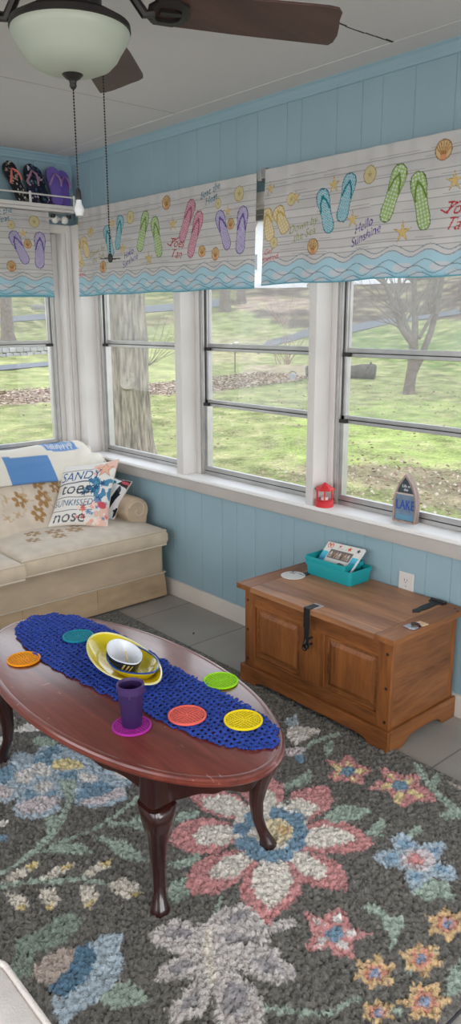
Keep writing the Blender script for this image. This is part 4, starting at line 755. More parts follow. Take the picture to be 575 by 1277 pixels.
for x0, x1, v0, v1 in [(.44,.70,-.1,.37),(.215,.43,.40,.72),(.72,1.02,.40,.80),(1.02,1.4,-.1,.38),(.41,.72,.80,1.1)]:
    pt.poly([(x0,v0),(x1,v0+.02),(x1,v1),(x0,v1-.02)], BLU)
for x in (.215,.43,.725,1.02):
    pt.line([(x,-.1),(x,1.1)], .010, WOOL, .75)
for k in range(14): pt.line([(.24+.012*k, .58+.03*math.sin(k*2)),(.25+.012*k,.46+.03*math.cos(k*3))], .005, S(236,230,218))
thr = thing('throw_blanket', 'blue and cream checked woven throw draped over the sofa back', 'blanket', (.7,.2,.78))
obj('cloth', mb, painted('wool_weave', .95, 220, .5, sheen=.3), thr, col=pt.c, smooth=180, solid=.014)
mb = MB()
for k in range(34):
    v = k/33; p = Vector(throwpt(0, v)); q = Vector(throwpt(.01, v)); d = (p-q).normalized()
    s_ = rng.uniform(-.02,.02); L = rng.uniform(.05,.085)
    a = p+Vector((0,0,.002)); fl = Vector((0, .02*(1 if v < .5 else -.3), 0))
    mb.tube([q, a, a+Vector((-.014,s_*.4,-.012))+fl*.4, a+Vector((-.018,s_,-L*.6))+fl, a+Vector((-.016,s_*1.3,-L))+fl*1.3], [.004,.006,.006,.005,.003], 6)
obj('fringe', mb, plain('wool_fringe', WOOL, .95, bmp=.3, bscale=200), thr, smooth=60)

# pillows
def pillow(name, label, BL, BR, TR, TL, th, paintfn, mat, W=.36, H=.42, n=96):
    BL, BR, TR, TL = map(Vector, (BL, BR, TR, TL)); nrm = (BR-BL).cross(TL-BL).normalized()
    def pnt(u, v, s):
        pin = .045*(1-abs(2*u-1)**2)*abs(2*v-1)**3
        vv = v + (pin if v < .5 else -pin); pin2 = .045*(1-abs(2*v-1)**2)*abs(2*u-1)**3
        uu = u + (pin2 if u < .5 else -pin2)
        p = BL*(1-uu)*(1-vv)+BR*uu*(1-vv)+TR*uu*vv+TL*(1-uu)*vv
        b2 = max(0, (1-(2*u-1)**2)*(1-(2*v-1)**2))**.45
        wr = .003*math.sin(17*u+9*v)+.004*math.sin(7*u-13*v)
        return tuple(p + nrm*s*(th*b2+wr*b2))
    mb = MB(); mb.grid(lambda u, v: pnt(u, v, 1), n, n); m = len(mb.v); mb.grid(lambda u, v: pnt(1-u, v, -1), n, n)
    uv = np.array([(i/n*W, j/n*H) for j in range(n+1) for i in range(n+1)])
    pt = paintfn(uv, W, H); col = np.vstack([pt.c, np.tile(pt.c.mean(0), (m, 1))])
    base = tuple((BL+BR)/2)
    t = thing(name, label, 'pillow', base)
    c = obj('cover', mb, mat, t, col=col, smooth=180)
    rim = [pnt(i/20,0,0) for i in range(20)]+[pnt(1,i/20,0) for i in range(20)]+[pnt(1-i/20,1,0) for i in range(20)]+[pnt(0,1-i/20,0) for i in range(20)]
    obj('seam', MB().tube(rim, .003, 6, closed=True), pipm, t)
    return t
cot = painted('printed_cotton', .85, 240, .15)
def beach(uv, W, H):
    p = Paint(uv, S(226,222,216))
    for v in (.2,.4,.62,.84): p.line([(0,H*v),(W*.72,H*v)], .005, S(96,98,108))
    for v in (.1,.3,.5,.72,.92): p.line([(0,H*v),(W,H*v+.004)], .003, S(206,204,200))
    r = random.Random(3)
    for k in range(46):
        x = W*r.uniform(.66,1); y = H*r.uniform(.0,1)
        c = S(226,186,170) if (y > H*.7 or y < H*.35) else S(84,136,168)
        p.ell(x, y, r.uniform(.012,.035), r.uniform(.008,.022), c, r.random()*3)
    for k in range(26):
        x = W*r.uniform(.52,.86); y = H*r.uniform(.36,.66); p.star(x, y, r.uniform(.012,.028), r.choice([S(62,116,152), S(96,150,176), S(44,84,120)]), r.random(), 6, .4)
    for k in range(22):
        x = W*r.uniform(.45,1); y = H*r.uniform(.03,.34); p.star(x, y, r.uniform(.012,.026), r.choice([S(216,120,112), S(232,168,154), S(120,140,176), S(240,206,190)]), r.random(), 6, .45)
    p.star(W*.82, H*.82, .062, S(206,150,126), .4, 5, .42); p.star(W*.82, H*.82, .045, S(226,178,152), .4, 5, .4)
    p.ell(W*.88,H*.28,.028,.02,S(200,84,92)); p.star(W*.55,H*.25,.022,S(178,104,100),.2)
    p.text('SANDY', W*.04, H*.73, .098, S(52,92,140), shear=.12, sx=.80, align='LEFT')
    p.text('toes', W*.10, H*.52, .112, S(70,72,82), shear=.12, sx=.98, align='LEFT')
    p.text('SUNKISSED', W*.02, H*.31, .058, S(78,110,140), shear=.05, sx=.86, align='LEFT')
    p.text('nose', W*.06, H*.10, .105, S(76,80,92), shear=.12, sx=.98, align='LEFT')
    return p
def tropic(uv, W, H):
    p = Paint(uv, S(226,226,226)); r = random.Random(5)
    for k in range(40):
        x, y = W*r.random(), H*r.random(); p.ell(x, y, r.uniform(.02,.06), r.uniform(.008,.02), r.choice([S(34,38,48), S(34,38,48), S(40,130,150), S(230,230,230), S(60,66,80)]), r.random()*3)
    p.poly([(W*.45,0),(W*.8,0),(W*.95,H*.6),(W*.7,H*.75)], S(30,34,42)); p.poly([(W*.6,H*.2),(W*.7,H*.1),(W*.86,H*.8),(W*.72,H*.8)], S(228,228,228))
    p.poly([(W*.1,0),(W*.5,0),(W*.55,H*.16),(W*.2,H*.2)], S(32,120,140)); p.poly([(W*.3,H*.55),(W*.6,H*.5),(W*.62,H*.8),(W*.4,H*.9)], S(34,128,150))
    for k in range(5): p.ell(W*(.86+.03*k%.12), H*(.84+.03*k), .02, .012, S(196,70,84), k)
    p.poly([(W*.78,H*.8),(W,H*.78),(W,H),(W*.86,H)], S(58,52,58)); p.ell(W*.92,H*.9,.03,.018,S(198,84,96))
    return p
pillow('throw_pillow', 'white beach throw pillow lettered SANDY toes, with coral prints, on the sofa seat', (.575,.545,.425), (.335,.76,.418), (.130,.58,.745), (.365,.372,.705), .055, beach, cot)
pillow('throw_pillow', 'black, white and teal patterned throw pillow tucked behind the lettered one', (.37,.42,.425), (.225,.655,.422), (.098,.655,.622), (.16,.36,.66), .05, tropic, cot)
# ------------------------------------------------------------------ coffee table
TX, TY, TA, TBb, TZ = 1.286, 2.316, .652, .312, .430      # centre, half length (y), half width (x), height
tab = thing('coffee_table', 'oval dark cherry coffee table with cabriole legs on the flowered rug', 'table', (TX,TY,0))
def ellr(a, ins, z): 
    return (TX+(TBb-ins)*math.cos(a), TY+(TA-ins)*math.sin(a), z)
NE = 128
mb = MB()
prof = [(.03,-.024),(.012,-.024),(.003,-.021),(.0,-.017),(.0,-.013),(.004,-.010),(.004,-.007),(.008,-.002),(.016,-.0004),(.021,-.0012),(.025,.0)]
mb.rings([[ellr(2*math.pi*k/NE, i, TZ+z) for k in range(NE)] for i, z in prof])
obj('tabletop', mb, M['mahog'], tab, smooth=25)
LEGS = [(.192,.462),(-.192,.462),(.192,-.462),(-.192,-.462)]
def apron_h(a):
    """deeper by the legs, a small drop in the middle of each side"""
    h = .042
    for lx, ly in LEGS:
        al = math.atan2(ly/TA, lx/TBb); d = abs((a-al+math.pi) % (2*math.pi)-math.pi)
        h += .045*math.exp(-(d/.2)**2) + .012*math.exp(-((d-.38)/.07)**2)
    for q in range(4):
        d = abs((a-q*math.pi/2+math.pi) % (2*math.pi)-math.pi); h += .020*math.exp(-(d/.16)**2)-.008*math.exp(-((d-.3)/.09)**2)
    return h
mb = MB(); n = 160; rr = []
for ins, zf in ((.055,0),(.055,1),(.075,1),(.075,0)):
    rr.append([ellr(2*math.pi*k/n, ins, TZ-.023-(apron_h(2*math.pi*k/n) if zf else 0)) for k in range(n)])
mb.rings(rr+[rr[0]], False, False); obj('apron', mb, M['mahogd'], tab, smooth=35)
for lx, ly in LEGS:
    d = Vector((lx*1.2, ly*.75, 0)).normalized(); mb = MB(); rs = []
    sx, sy = (1 if lx > 0 else -1), (1 if ly > 0 else -1)
    path = [(.400,-.018,.036),(.345,-.018,.037),(.318,-.016,.038),(.314,-.006,.042),(.300,.006,.041),(.275,.010,.037),(.24,.004,.031),(.20,-.006,.0255),(.15,-.012,.0205),(.10,-.008,.0175),(.065,.004,.0165),(.045,.014,.018),(.03,.022,.022),(.018,.025,.026),(.012,.024,.026),(.007,.022,.022)]
    for z, off, r in path:
        c = Vector((TX+lx*.93, TY+ly*.96, z)) + d*(off+.004); sq = 1 if z > .31 else max(0, (z-.1)/.21)*.75
        ring = []
        for k in range(24):
            a = 2*math.pi*k/24; cs, sn = math.cos(a), math.sin(a)
            q = 1/max(abs(cs), abs(sn)); rad = r*((1-sq)+sq*min(q, 1.22)*.98)
            ring.append((c.x+rad*cs, c.y+rad*sn, z))
        rs.append(ring)
    obj('leg', mb.rings(rs[::-1]), M['mahogd'], tab, smooth=40)

# crocheted runner
RUN = [(1.345,1.735),(1.30,1.695),(1.235,1.672),(1.165,1.705),(1.118,1.775),(1.10,1.87),(1.088,1.97),(1.098,2.15),(1.10,2.35),(1.105,2.55),(1.098,2.70),(1.108,2.80),(1.125,2.855),(1.165,2.90),(1.21,2.915),(1.25,2.89),(1.285,2.845),(1.315,2.77),(1.335,2.66),(1.352,2.54),(1.372,2.38),(1.39,2.22),(1.402,2.08),(1.398,1.96),(1.385,1.86),(1.37,1.79)]
dense = []
for i in range(len(RUN)):
    a, b2 = RUN[i], RUN[(i+1) % len(RUN)]; L = math.hypot(a[0]-b2[0], a[1]-b2[1]); m = max(2, int(L/.008))
    for k in range(m): dense.append((a[0]+(b2[0]-a[0])*k/m, a[1]+(b2[1]-a[1])*k/m))
cc = Vector((1.24,2.29))
scal = []
for i, q in enumerate(dense):
    v = Vector(q)-cc; v = v + v.normalized()*(.011*abs(math.sin(i*.33))-.006); scal.append((cc.x+v.x, cc.y+v.y))
st = .0046; X0, Y0 = 1.06, 1.65; nx_, ny_ = int(.37/st), int(1.29/st)
G = np.array([(X0+i*st, Y0+j*st) for j in range(ny_+1) for i in range(nx_+1)])
pp = Paint(G, (0,0,0,1)); ins = np.zeros(len(G), bool); ins[pp.inside(scal)] = True
mb = MB(); keep = {}
def hole(i, j):
    return i % 4 in (1,2) and (j+2*((i//4) % 2)) % 4 in (1,2)
hzz = nrng.normal(0, .0013, len(G))
for j in range(ny_):
    for i in range(nx_):
        q = [j*(nx_+1)+i, j*(nx_+1)+i+1, (j+1)*(nx_+1)+i+1, (j+1)*(nx_+1)+i]
        if all(ins[k] for k in q) and not hole(i, j):
            for k in q:
                if k not in keep:
                    keep[k] = len(mb.v); x, y = G[k]
                    mb.v.append((x+nrng.normal(0,.0007), y+nrng.normal(0,.0007), TZ+(.0046)+.0022*math.sin(x*70+y*40)*math.sin(y*55)+hzz[k]*.8))
            mb.f.append(tuple(keep[k] for k in q)); mb.m.append(0)
runm = plain('blue_yarn', S(38,72,172), .9, noise=.3, nscale=120, bmp=.7, bscale=420)
tag(obj('table_runner', mb, runm, base=(1.24,2.29,TZ), smooth=60, solid=.0034), 'royal blue crocheted lace runner laid along the oval coffee table', 'table runner')

# rubber coasters with rings of dimples
def coaster(x, y, z, c, label, r=.0535):
    mb = MB(); rs = []; na = 96
    rad = [.0]+[.0045+.0032*i for i in range(14)]
    mb2 = []
    def top(i, k):
        rr = rad[i]; t = 0
        ring = i//2
        if 1 <= ring <= 7 and i % 2 == 0 and i > 1:
            nd = max(6, int(rr*2*math.pi/.0098)); ph = (k/na*nd) % 1; t = -.0026 if .25 < ph < .75 else 0
        return t
    rs.append([(x+.044*math.cos(2*math.pi*k/na), y+.044*math.sin(2*math.pi*k/na), z) for k in range(na)])
    for q, zz in ((r,.001),(r,.0055),(r-.0012,.0068),(r-.004,.0068),(r-.0055,.0052)): rs.append([(x+q*math.cos(2*math.pi*k/na), y+q*math.sin(2*math.pi*k/na), z+zz) for k in range(na)])
    for i in range(len(rad)-1, 0, -1): rs.append([(x+rad[i]*math.cos(2*math.pi*k/na), y+rad[i]*math.sin(2*math.pi*k/na), z+.0052+top(i, k)) for k in range(na)])
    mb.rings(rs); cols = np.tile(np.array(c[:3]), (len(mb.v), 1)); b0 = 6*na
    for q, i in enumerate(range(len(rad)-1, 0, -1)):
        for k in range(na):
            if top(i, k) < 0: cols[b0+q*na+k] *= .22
    o = obj('coaster', mb, painted('rubber', .6), base=(x,y,z), smooth=40, col=cols)
    return tag(o, label, 'coaster', 'coloured rubber coasters')
ZR = TZ+.0075
coaster(1.219,1.966,ZR, S(22,140,160), 'round teal rubber coaster on the blue runner')
coaster(1.438,1.996,TZ+.0005, S(240,150,20), 'round orange rubber coaster on the bare table top by the sofa end')
coaster(1.060,2.538,TZ+.0005, S(150,212,24), 'round lime green rubber coaster on the table edge facing the chest')
coaster(1.274,2.645,ZR, S(236,104,92), 'round coral rubber coaster on the blue runner')
coaster(1.175,2.767,ZR, S(244,214,14), 'round yellow rubber coaster on the end of the blue runner')
coaster(1.413,2.579,TZ+.0005, S(170,44,150), 'round magenta rubber coaster under the purple cup')
# purple cup
c = (1.411,2.577,TZ+.0062); t = thing('cup', 'tall purple tumbler standing on the magenta coaster', 'cup', c)
purp = plain('purple_plastic', S(50,27,80), .5); purl = plain('purple_rim', S(66,42,94), .5)
obj('body', MB().lathe([(.0001,0),(.026,0),(.0275,.003),(.0335,.098),(.0335,.113),(.030,.113),(.0295,.095),(.0245,.008),(.0001,.008)], c, 40), purp, t, smooth=35)
obj('rim', MB().lathe([(.0337,.098),(.0372,.1),(.0376,.120),(.0345,.122),(.0325,.119),(.0325,.098)], c, 40, caps=False), purl, t, smooth=35)
for a in (.9, 2.6): 
    p = Vector((c[0]+.0366*math.cos(a), c[1]+.0366*math.sin(a), c[2]+.095)); obj('clip', MB().box(tuple(p-Vector((.003,.003,.003))), tuple(p+Vector((.003,.003,.006)))), purl, t, bevel=.001)

# nested boat-shaped dishes
def boatdish(name, label, c, ang, L, Wd, H, ztilt, mats, flare=.62, th=.006, ex=1.7, roll=0, sheer=.0):
    """hull-like dish: pointed bow, rounder stern"""
    t = thing(name, label, 'dish', c); Mx = Matrix.Translation(c) @ Matrix.Rotation(ang, 4, 'Z') @ Matrix.Rotation(ztilt, 4, 'Y') @ Matrix.Rotation(roll, 4, 'X')
    n = 72
    def ring(s_, z, inset=0):
        out = []
        for k in range(n):
            a = 2*math.pi*k/n; u = math.cos(a); v = math.sin(a)
            wid = abs(v)**.95*(1-.30*max(0, u)**2)
            out.append(((L/2*s_-inset)*u, (Wd/2*s_-inset)*(1 if v > 0 else -1)*wid, z + sheer*z/H*(u*u)))
        return out
    outer = MB().rings([ring(flare, 0), ring(flare+.06, .003), ring(flare+(1-flare)*.55, H*.45), ring(1, H)], True, False)
    inner = MB().rings([ring(1, H, th), ring(flare+(1-flare)*.5, H*.45, th), ring(flare+.02, .012, th), ring(flare*.5, .009, 0)], False, True)
    rim = MB().rings([ring(1, H), ring(1, H+.003, .001), ring(1, H+.003, th-.001), ring(1, H, th)], False, False)
    for nm, q, m in (('hull', outer, mats[0]), ('lining', inner, mats[1]), ('rim', rim, mats[2])): obj(nm, q.moved(Mx), m, t, smooth=50)
    return t, Mx
glz = lambda n, c: plain(n, c, .15, coat=.4)
yel = glz('yellow_glaze', S(226,204,32)); blug = glz('blue_glaze', S(34,70,140)); whg = glz('white_glaze', S(222,224,230)); navy = glz('navy_glaze', S(28,34,48)); pal = glz('pale_rim_glaze', S(236,226,150))
d1, Mx = boatdish('boat_dish', 'large yellow lined boat-shaped dish with blue outside on the crocheted runner', (1.247,2.296,ZR+.002), R(80), .43, .185, .036, 0, (blug, yel, pal), .66, .007, sheer=.010)
d2, Mx2 = boatdish('boat_dish', 'middle blue-rimmed boat dish nested in the large yellow dish', (1.240,2.335,ZR+.013), R(86), .225, .145, .034, R(3), (yel, yel, blug), .6, .007, sheer=.008)
d3, Mx3 = boatdish('boat_dish', 'small white lined boat dish with navy hull, topmost of the nested dishes', (1.256,2.312,ZR+.022), R(80), .170, .098, .050, R(5), (navy, whg, whg), .62, .004, sheer=.004)
for d in (d1, d2, d3): d['group'] = 'nested boat dishes'
gold = glz('gold_glaze', S(206,176,98)); mb = MB()
for k in range(3):
    pts = []
    for z0_, z1_, a0 in ((.012+.0,.018,.55+.16*k), (.05,.056,.20+.16*k)):
        pass
    def hp(a, f, o=.0012):
        s_ = .62+.38*f; u, v = math.cos(a), math.sin(a); return tuple(Mx3 @ Vector(((.0875*s_+o)*u, (.05*s_+o)*(1 if v > 0 else -1)*abs(v)**.95*(1-.30*max(0,u)**2), .050*f)))
    for sgn in (1, -1):
        aa = [.25+.22*k+.28*q/5 for q in range(6)]
        mb.add([hp(sgn*a, .95-.8*q/5) for q, a in enumerate(aa)] + [hp(sgn*(a+.09), .95-.8*q/5) for q, a in enumerate(aa)], [(q, q+1, q+7, q+6) for q in range(5)])
obj('stripe', mb, gold, d3, solid=.001)
mb = MB().tube([Mx3 @ Vector((.03,0,.012)), Mx3 @ Vector((-.01,.006,.05))], .0022, 8)
obj('mast', mb, gold, d3)

# ------------------------------------------------------------------ pine chest
CX0, CX1, CY0, CY1 = .03, .425, 1.952, 2.702
ch = thing('storage_chest', 'pine storage chest with iron hasp and hinges against the blue wall', 'chest', (.23,2.327,0))
mb = MB().box((CX0+.012,CY0+.012,.03),(CX1-.012,CY1-.012,.425)); obj('body', mb, M['chestx'], ch)
for y0, y1 in ((CY0,CY0+.058),(CY1-.058,CY1)): obj('stile', MB().box((CX1-.02,y0,.06),(CX1,y1,.428)), M['chestv'], ch, bevel=.002)
mb = MB().box((CX1-.021,CY0+.0585,.355),(CX1-.001,CY1-.0585,.427)); obj('rail', mb, M['chest'], ch, bevel=.002)
obj('rail', MB().box((CX1-.021,CY0+.0585,.06),(CX1-.001,CY1-.0585,.135)), M['chest'], ch, bevel=.002)
obj('muntin', MB().box((CX1-.022,2.262,.1355),(CX1-.002,2.392,.3545)), M['chestv'], ch, bevel=.002)
for y0, y1 in ((CY0+.059,2.2615),(2.3925,CY1-.059)):
    mb = MB(); z0, z1 = .136, .354
    f = lambda x, i: [(x,y0+i,z0+i),(x,y1-i,z0+i),(x,y1-i,z1-i),(x,y0+i,z1-i)]
    mb.rings([f(CX1-.022,0),f(CX1-.010,0),f(CX1-.011,.006),f(CX1-.016,.008),f(CX1-.0055,.032),f(CX1-.005,.034)], True, True)
    obj('panel', mb, M['chestv'], ch)
obj('side_panel', MB().box((CX0+.012,CY1-.014,.06),(CX1-.021,CY1-.002,.427)), M['chestx'], ch)
obj('side_panel', MB().box((CX0+.012,CY0+.002,.06),(CX1-.021,CY0+.014,.427)), M['chestx'], ch)
for y in (CY0, CY1-.02): obj('rear_stile', MB().box((CX0,y,.06),(CX0+.025,y+.02,.428)), M['chestv'], ch, bevel=.002)
# plinth with bracket feet
def foot(L, h=.088):
    return [(0,0),(.075,0),(.088,.010),(.10,.024),(.125,.033),(.16,.036),(L-.16,.036),(L-.125,.033),(L-.10,.024),(L-.088,.010),(L-.075,0),(L,0),(L,h-.012),(L,h),(0,h),(0,h-.012)]
py0, py1 = CY0-.013, CY1+.012
obj('plinth', MB().prism(foot(py1-py0), lambda u, v, d: (d, py0+u, v), CX1+.001, CX1+.017), M['chest'], ch, bevel=.003)
for y in (py0, py1-.012): obj('plinth', MB().prism(foot(CX1-CX0+.012), lambda u, v, d: (CX0-.012+u, d, v), y, y+.012), M['chestx'], ch, bevel=.003)
# lid: centre boards, breadboard ends, front strip
LX0, LX1, LY0, LY1, LZ = .012, .457, 1.933, 2.730, .428
lid = obj('lid', MB().box((LX0,LY0+.082,LZ),(LX1-.052,LY1-.082,LZ+.0218)), M['chestt'], ch, bevel=.001)
obj('front_strip', MB().box((LX1-.0515,LY0+.0825,LZ),(LX1,LY1-.0825,LZ+.022)), M['chestt'], lid, bevel=.002)
for y0, y1 in ((LY0,LY0+.0815),(LY1-.0815,LY1)): obj('end_board', MB().box((LX0,y0,LZ),(LX1,y1,LZ+.022)), M['chestx'], lid, bevel=.002)
for y in (CY0+.018, CY1-.018):
    for z in (.375,.245,.115): obj('peg', MB().rings([[(CX1+d, y+.006*math.cos(2*math.pi*k/12), z+.006*math.sin(2*math.pi*k/12)) for k in range(12)] for d in (-.002,.0012)]), M['peg'], ch)
for x, y in ((.045,2.70),(.06,2.72),(.045,1.96)): obj('peg', MB().rings([[(x+.005*math.cos(2*math.pi*k/10), y+.005*math.sin(2*math.pi*k/10), LZ+z) for k in range(10)] for z in (.02,.0226)]), M['peg'], lid)
# iron hasp over the front edge and strap hinges
ZL = LZ+.022; hy = 2.332
hs = obj('hasp', MB().box((.405,hy-.016,ZL-.001),(.4595,hy+.016,ZL+.003)).box((.4572,hy-.015,.372),(.461,hy+.015,ZL+.003)).box((.4565,hy-.012,.315),(.4605,hy+.012,.38)).prism([(hy-.012,.318),(hy+.012,.318),(hy+.016,.308),(hy+.012,.292),(hy,.284),(hy-.012,.292),(hy-.016,.308)], lambda u, v, d: (d,u,v), .4565,.4605), M['black'], ch, bevel=.001)
obj('staple', MB().tube([(.426,hy,.325),(.462,hy-.0,.325),(.468,hy,.312),(.463,hy,.300),(.426,hy,.300)], .004, 8), M['black'], hs)
obj('ring', MB().tube([(.466,hy+.011*math.cos(a),.296+.013*math.sin(a)) for a in [i*math.pi/8 for i in range(16)]], .0026, 6, closed=True), M['black'], hs)
obj('hasp_plate', MB().box((.392,hy-.02,ZL-.001),(.44,hy+.026,ZL+.0016)), plain('worn_steel', S(170,166,166), .45, .6), hs, bevel=.001)
for y in (2.055, 2.618):
    mb = MB().prism([(.035,-.03),(.035,.03),(.05,.032),(.06,.014),(.12,.017),(.16,.012),(.175,.016),(.19,.006),(.195,0),(.19,-.006),(.175,-.016),(.16,-.012),(.12,-.017),(.06,-.014),(.05,-.032)], lambda u, v, d: (u, y+v, d), ZL-.0005, ZL+.003)
    mb.tube([(.030,y-.034,ZL+.004),(.030,y+.034,ZL+.004)], .006, 8)
    obj('hinge', mb, M['black'], ch, bevel=.0008)

# things on the chest
ZC = ZL+.0008
x, y = .226, 2.034
t = thing('drink_mat', 'round white mat with dark lettering lying on the chest lid', 'mat', (x,y,ZC))
obj('disc', MB().lathe([(.05,0),(.0515,.001),(.0515,.0025),(.05,.0035)], (x,y,ZC), 48), plain('white_resin', S(214,210,206), .3), t, smooth=30)
mb = MB()
for k in range(11):
    u = -.038+.0076*k; h = .004+.003*math.sin(k*2.3)
    mb.box((x-.030-h, y+u-.0024, ZC+.0033), (x-.030+.004*math.sin(k), y+u+.0024, ZC+.0039))
for k in range(4): mb.box((x-.018-.003*(k%2), y-.032+.007*k, ZC+.0033), (x-.012, y-.028+.007*k, ZC+.0039))
obj('lettering', mb, plain('ink', S(44,44,60), .6), t)
t = thing('bottle_opener', 'small silver bottle opener with tan tag lying near the lid edge of the chest', 'bottle opener', (.30,2.708,ZC))
mb = MB().prism([(-.018,-.022),(.014,-.026),(.02,.004),(.012,.024),(-.014,.022)], lambda u, v, d: (.318+u, 2.700+v, d), ZC, ZC+.004)
obj('plate', mb, plain('polished_steel', S(200,200,206), .25, .8), t, bevel=.001)
obj('clip', MB().tube([(.305,2.69,ZC+.008),(.295,2.700,ZC+.010),(.292,2.712,ZC+.008),(.30,2.722,ZC+.006)], .0045, 8), M['black'], t)
obj('tag', MB().prism([(-.016,-.018),(.016,-.022),(.018,.016),(-.014,.02)], lambda u, v, d: (.266+u, 2.706+v, d), ZC, ZC+.003), plain('tan_card', S(214,180,146), .7), t)
# two nested teal bins
teal = plain('teal_plastic', S(22,152,158), .45)
def binbox(x0, x1, y0, y1, z0, h, label, taper=.008):
    t = thing('storage_bin', label, 'bin', ((x0+x1)/2,(y0+y1)/2,z0), 'teal plastic bins')
    def rr(o, z, r=.014):
        out = []
        for cx, cy, a0 in ((x1+o-r,y1+o-r,0),(x0-o+r,y1+o-r,90),(x0-o+r,y0-o+r,180),(x1+o-r,y0-o+r,270)):
            for k in range(6): a = R(a0+18*k); out.append((cx+r*math.cos(a), cy+r*math.sin(a), z))
        return out
    obj('body', MB().rings([rr(-taper,z0), rr(-taper+.001,z0+.002), rr(0,z0+h-.014), rr(0,z0+h), rr(-.003,z0+h), rr(-.003,z0+h-.012), rr(-taper-.003,z0+.004)], True, True), teal, t, smooth=35)
    obj('rim', MB().rings([rr(.000,z0+h-.018), rr(.004,z0+h-.016), rr(.0045,z0+h-.001), rr(.002,z0+h+.0015), rr(-.003,z0+h+.0005)], False, False), teal, t, smooth=35)
    return t
binbox(.025,.160,2.042,2.290,ZC,.060,'lower teal plastic bin resting on the chest lid, another bin nested in it', taper=.005)
binbox(.030,.155,2.036,2.250,ZC+.021,.056,'upper teal plastic bin holding the beach picture frame', taper=.007)
# beach picture frame leaning in the upper bin
fTL, fTR, fBR, fBL = Vector((.042,2.066,.574)), Vector((.042,2.266,.582)), Vector((.128,2.256,.493)), Vector((.124,2.062,.492))
nF = (fBR-fBL).cross(fTL-fBL).normalized()
t = thing('picture_frame', 'white beach photo frame with red starfish leaning in the teal bin', 'picture frame', tuple((fBL+fBR)/2))
fp = lambda u, v, d: tuple(fBL*(1-u)*(1-v)+fBR*u*(1-v)+fTR*u*v+fTL*(1-u)*v + nF*d)
mb = MB().rings([[fp(0,0,d),fp(1,0,d),fp(1,1,d),fp(0,1,d)] for d in (-.012, -.0005)]); obj('backing', mb, M['paper'], t, bevel=.002)
mb = MB().grid(lambda u, v: fp(.006+.988*u, .008+.984*v, .0002), 150, 96); uv = np.array([(i/150*.2, j/96*.125) for j in range(97) for i in range(151)])
p = Paint(uv, S(226,222,216))
for k in range(18):
    q = k/18; cc_ = tuple(np.array(S(20,70,150)[:3])*(1-q)+np.array(S(96,200,220)[:3])*q)
    for x0 in (0,.166): p.poly([(x0,.004+.07*q),(x0+.034,.004+.07*q),(x0+.034,.009+.07*q),(x0,.009+.07*q)], cc_)
p.poly([(.036,.008),(.164,.008),(.164,.092),(.036,.092)], S(196,190,184)); p.poly([(.038,.045),(.162,.045),(.162,.09),(.038,.09)], S(120,110,110))
for k in range(7): p.poly([(.044+.016*k,.05),(.056+.016*k,.05),(.056+.016*k,.074),(.050+.016*k,.084),(.044+.016*k,.074)], S(*[(206,196,180),(150,120,104),(190,160,140)][k%3]))
for k in range(7): p.poly([(.047+.016*k,.05),(.052+.016*k,.05),(.052+.016*k,.066),(.047+.016*k,.066)], S(70,64,66))
p.poly([(.038,.01),(.162,.01),(.162,.045),(.038,.045)], S(214,212,210)); p.poly([(.10,.02),(.12,.034),(.15,.03),(.16,.016),(.12,.012)], S(96,94,104))
p.line([(.105,.045),(.112,.075)], .003, S(90,80,80))
for a in (.016,.032): p.ell(a,.108,.008,.014,S(206,84,60),.2); p.ell(a,.108,.0055,.011,S(230,214,200),.2); p.line([(a-.006,.106),(a,.118),(a+.006,.106)], .002, S(206,84,60))
p.star(.076,.112,.009,S(196,60,40)); p.star(.130,.108,.014,S(214,92,54),.6,5,.42); p.star(.178,.108,.012,S(50,60,90),.2,5,.42)
p.text('life is better at', .092,.1015,.0085,S(110,100,100),shear=.2)
obj('print', mb, painted('frame_print', .4), t, col=p.c)
# wall outlet
t = thing('wall_outlet', 'white duplex wall outlet on the blue panelling behind the chest', 'outlet', (.0,2.447,.462))
obj('cover_plate', MB().box((.0005,2.411,.405),(.006,2.483,.519)), M['white'], t, bevel=.003)
for z in (.437,.487):
    so = obj('socket', MB().rings([[(d,2.447+.0165*math.cos(q)*1.0,z+.0145*max(-.85,min(.85,math.sin(q)))) for q in [2*math.pi*k/24 for k in range(24)]] for d in (.005,.0072)]), M['white'], t)
    obj('slot', MB().box((.0065,2.4395,z-.003),(.0078,2.4415,z+.006)).box((.0065,2.4525,z-.002),(.0078,2.4545,z+.005)).box((.0065,2.4455,z-.010),(.0078,2.4485,z-.006)), M['alud'], so)
obj('screw', MB().rings([[(d,2.447+.003*math.cos(q),.462+.003*math.sin(q)) for q in [2*math.pi*k/10 for k in range(10)]] for d in (.005,.0068)]), M['alu'], t)

# ------------------------------------------------------------------ on the sill: red lantern and LAKE sign
redm = plain('red_enamel', S(204,44,52), .35, coat=.3)
c = (.0115,2.0085,.7142); t = thing('candle_lantern', 'small red gazebo candle lantern on the window sill beside the post', 'lantern', c)
obj('base', MB().lathe([(.0001,0),(.038,0),(.0395,.002),(.0395,.019),(.038,.021),(.0405,.023),(.0405,.027),(.0365,.029),(.0001,.029)], c, 40), redm, t, smooth=35)
A6 = [R(41+60*k) for k in range(6)]          # one post faces the room corner the photo was taken from
for a in A6: obj('post', MB().box((c[0]+.036*math.cos(a)-.0024,c[1]+.036*math.sin(a)-.0024,c[2]+.028),(c[0]+.036*math.cos(a)+.0024,c[1]+.036*math.sin(a)+.0024,c[2]+.074)), redm, t)
mb = MB(); ap = (c[0],c[1],c[2]+.106)
A12 = [R(11+60*k) for k in range(6)]
ring = [(c[0]+.0415*math.cos(a),c[1]+.0415*math.sin(a),c[2]+.072) for a in A12]; ring2 = [(q[0],q[1],q[2]+.007) for q in ring]
mb.rings([ring, ring2]); mb.add(ring2+[ap], [(k,(k+1)%6,6) for k in range(6)])
obj('roof', mb, redm, t, smooth=20)
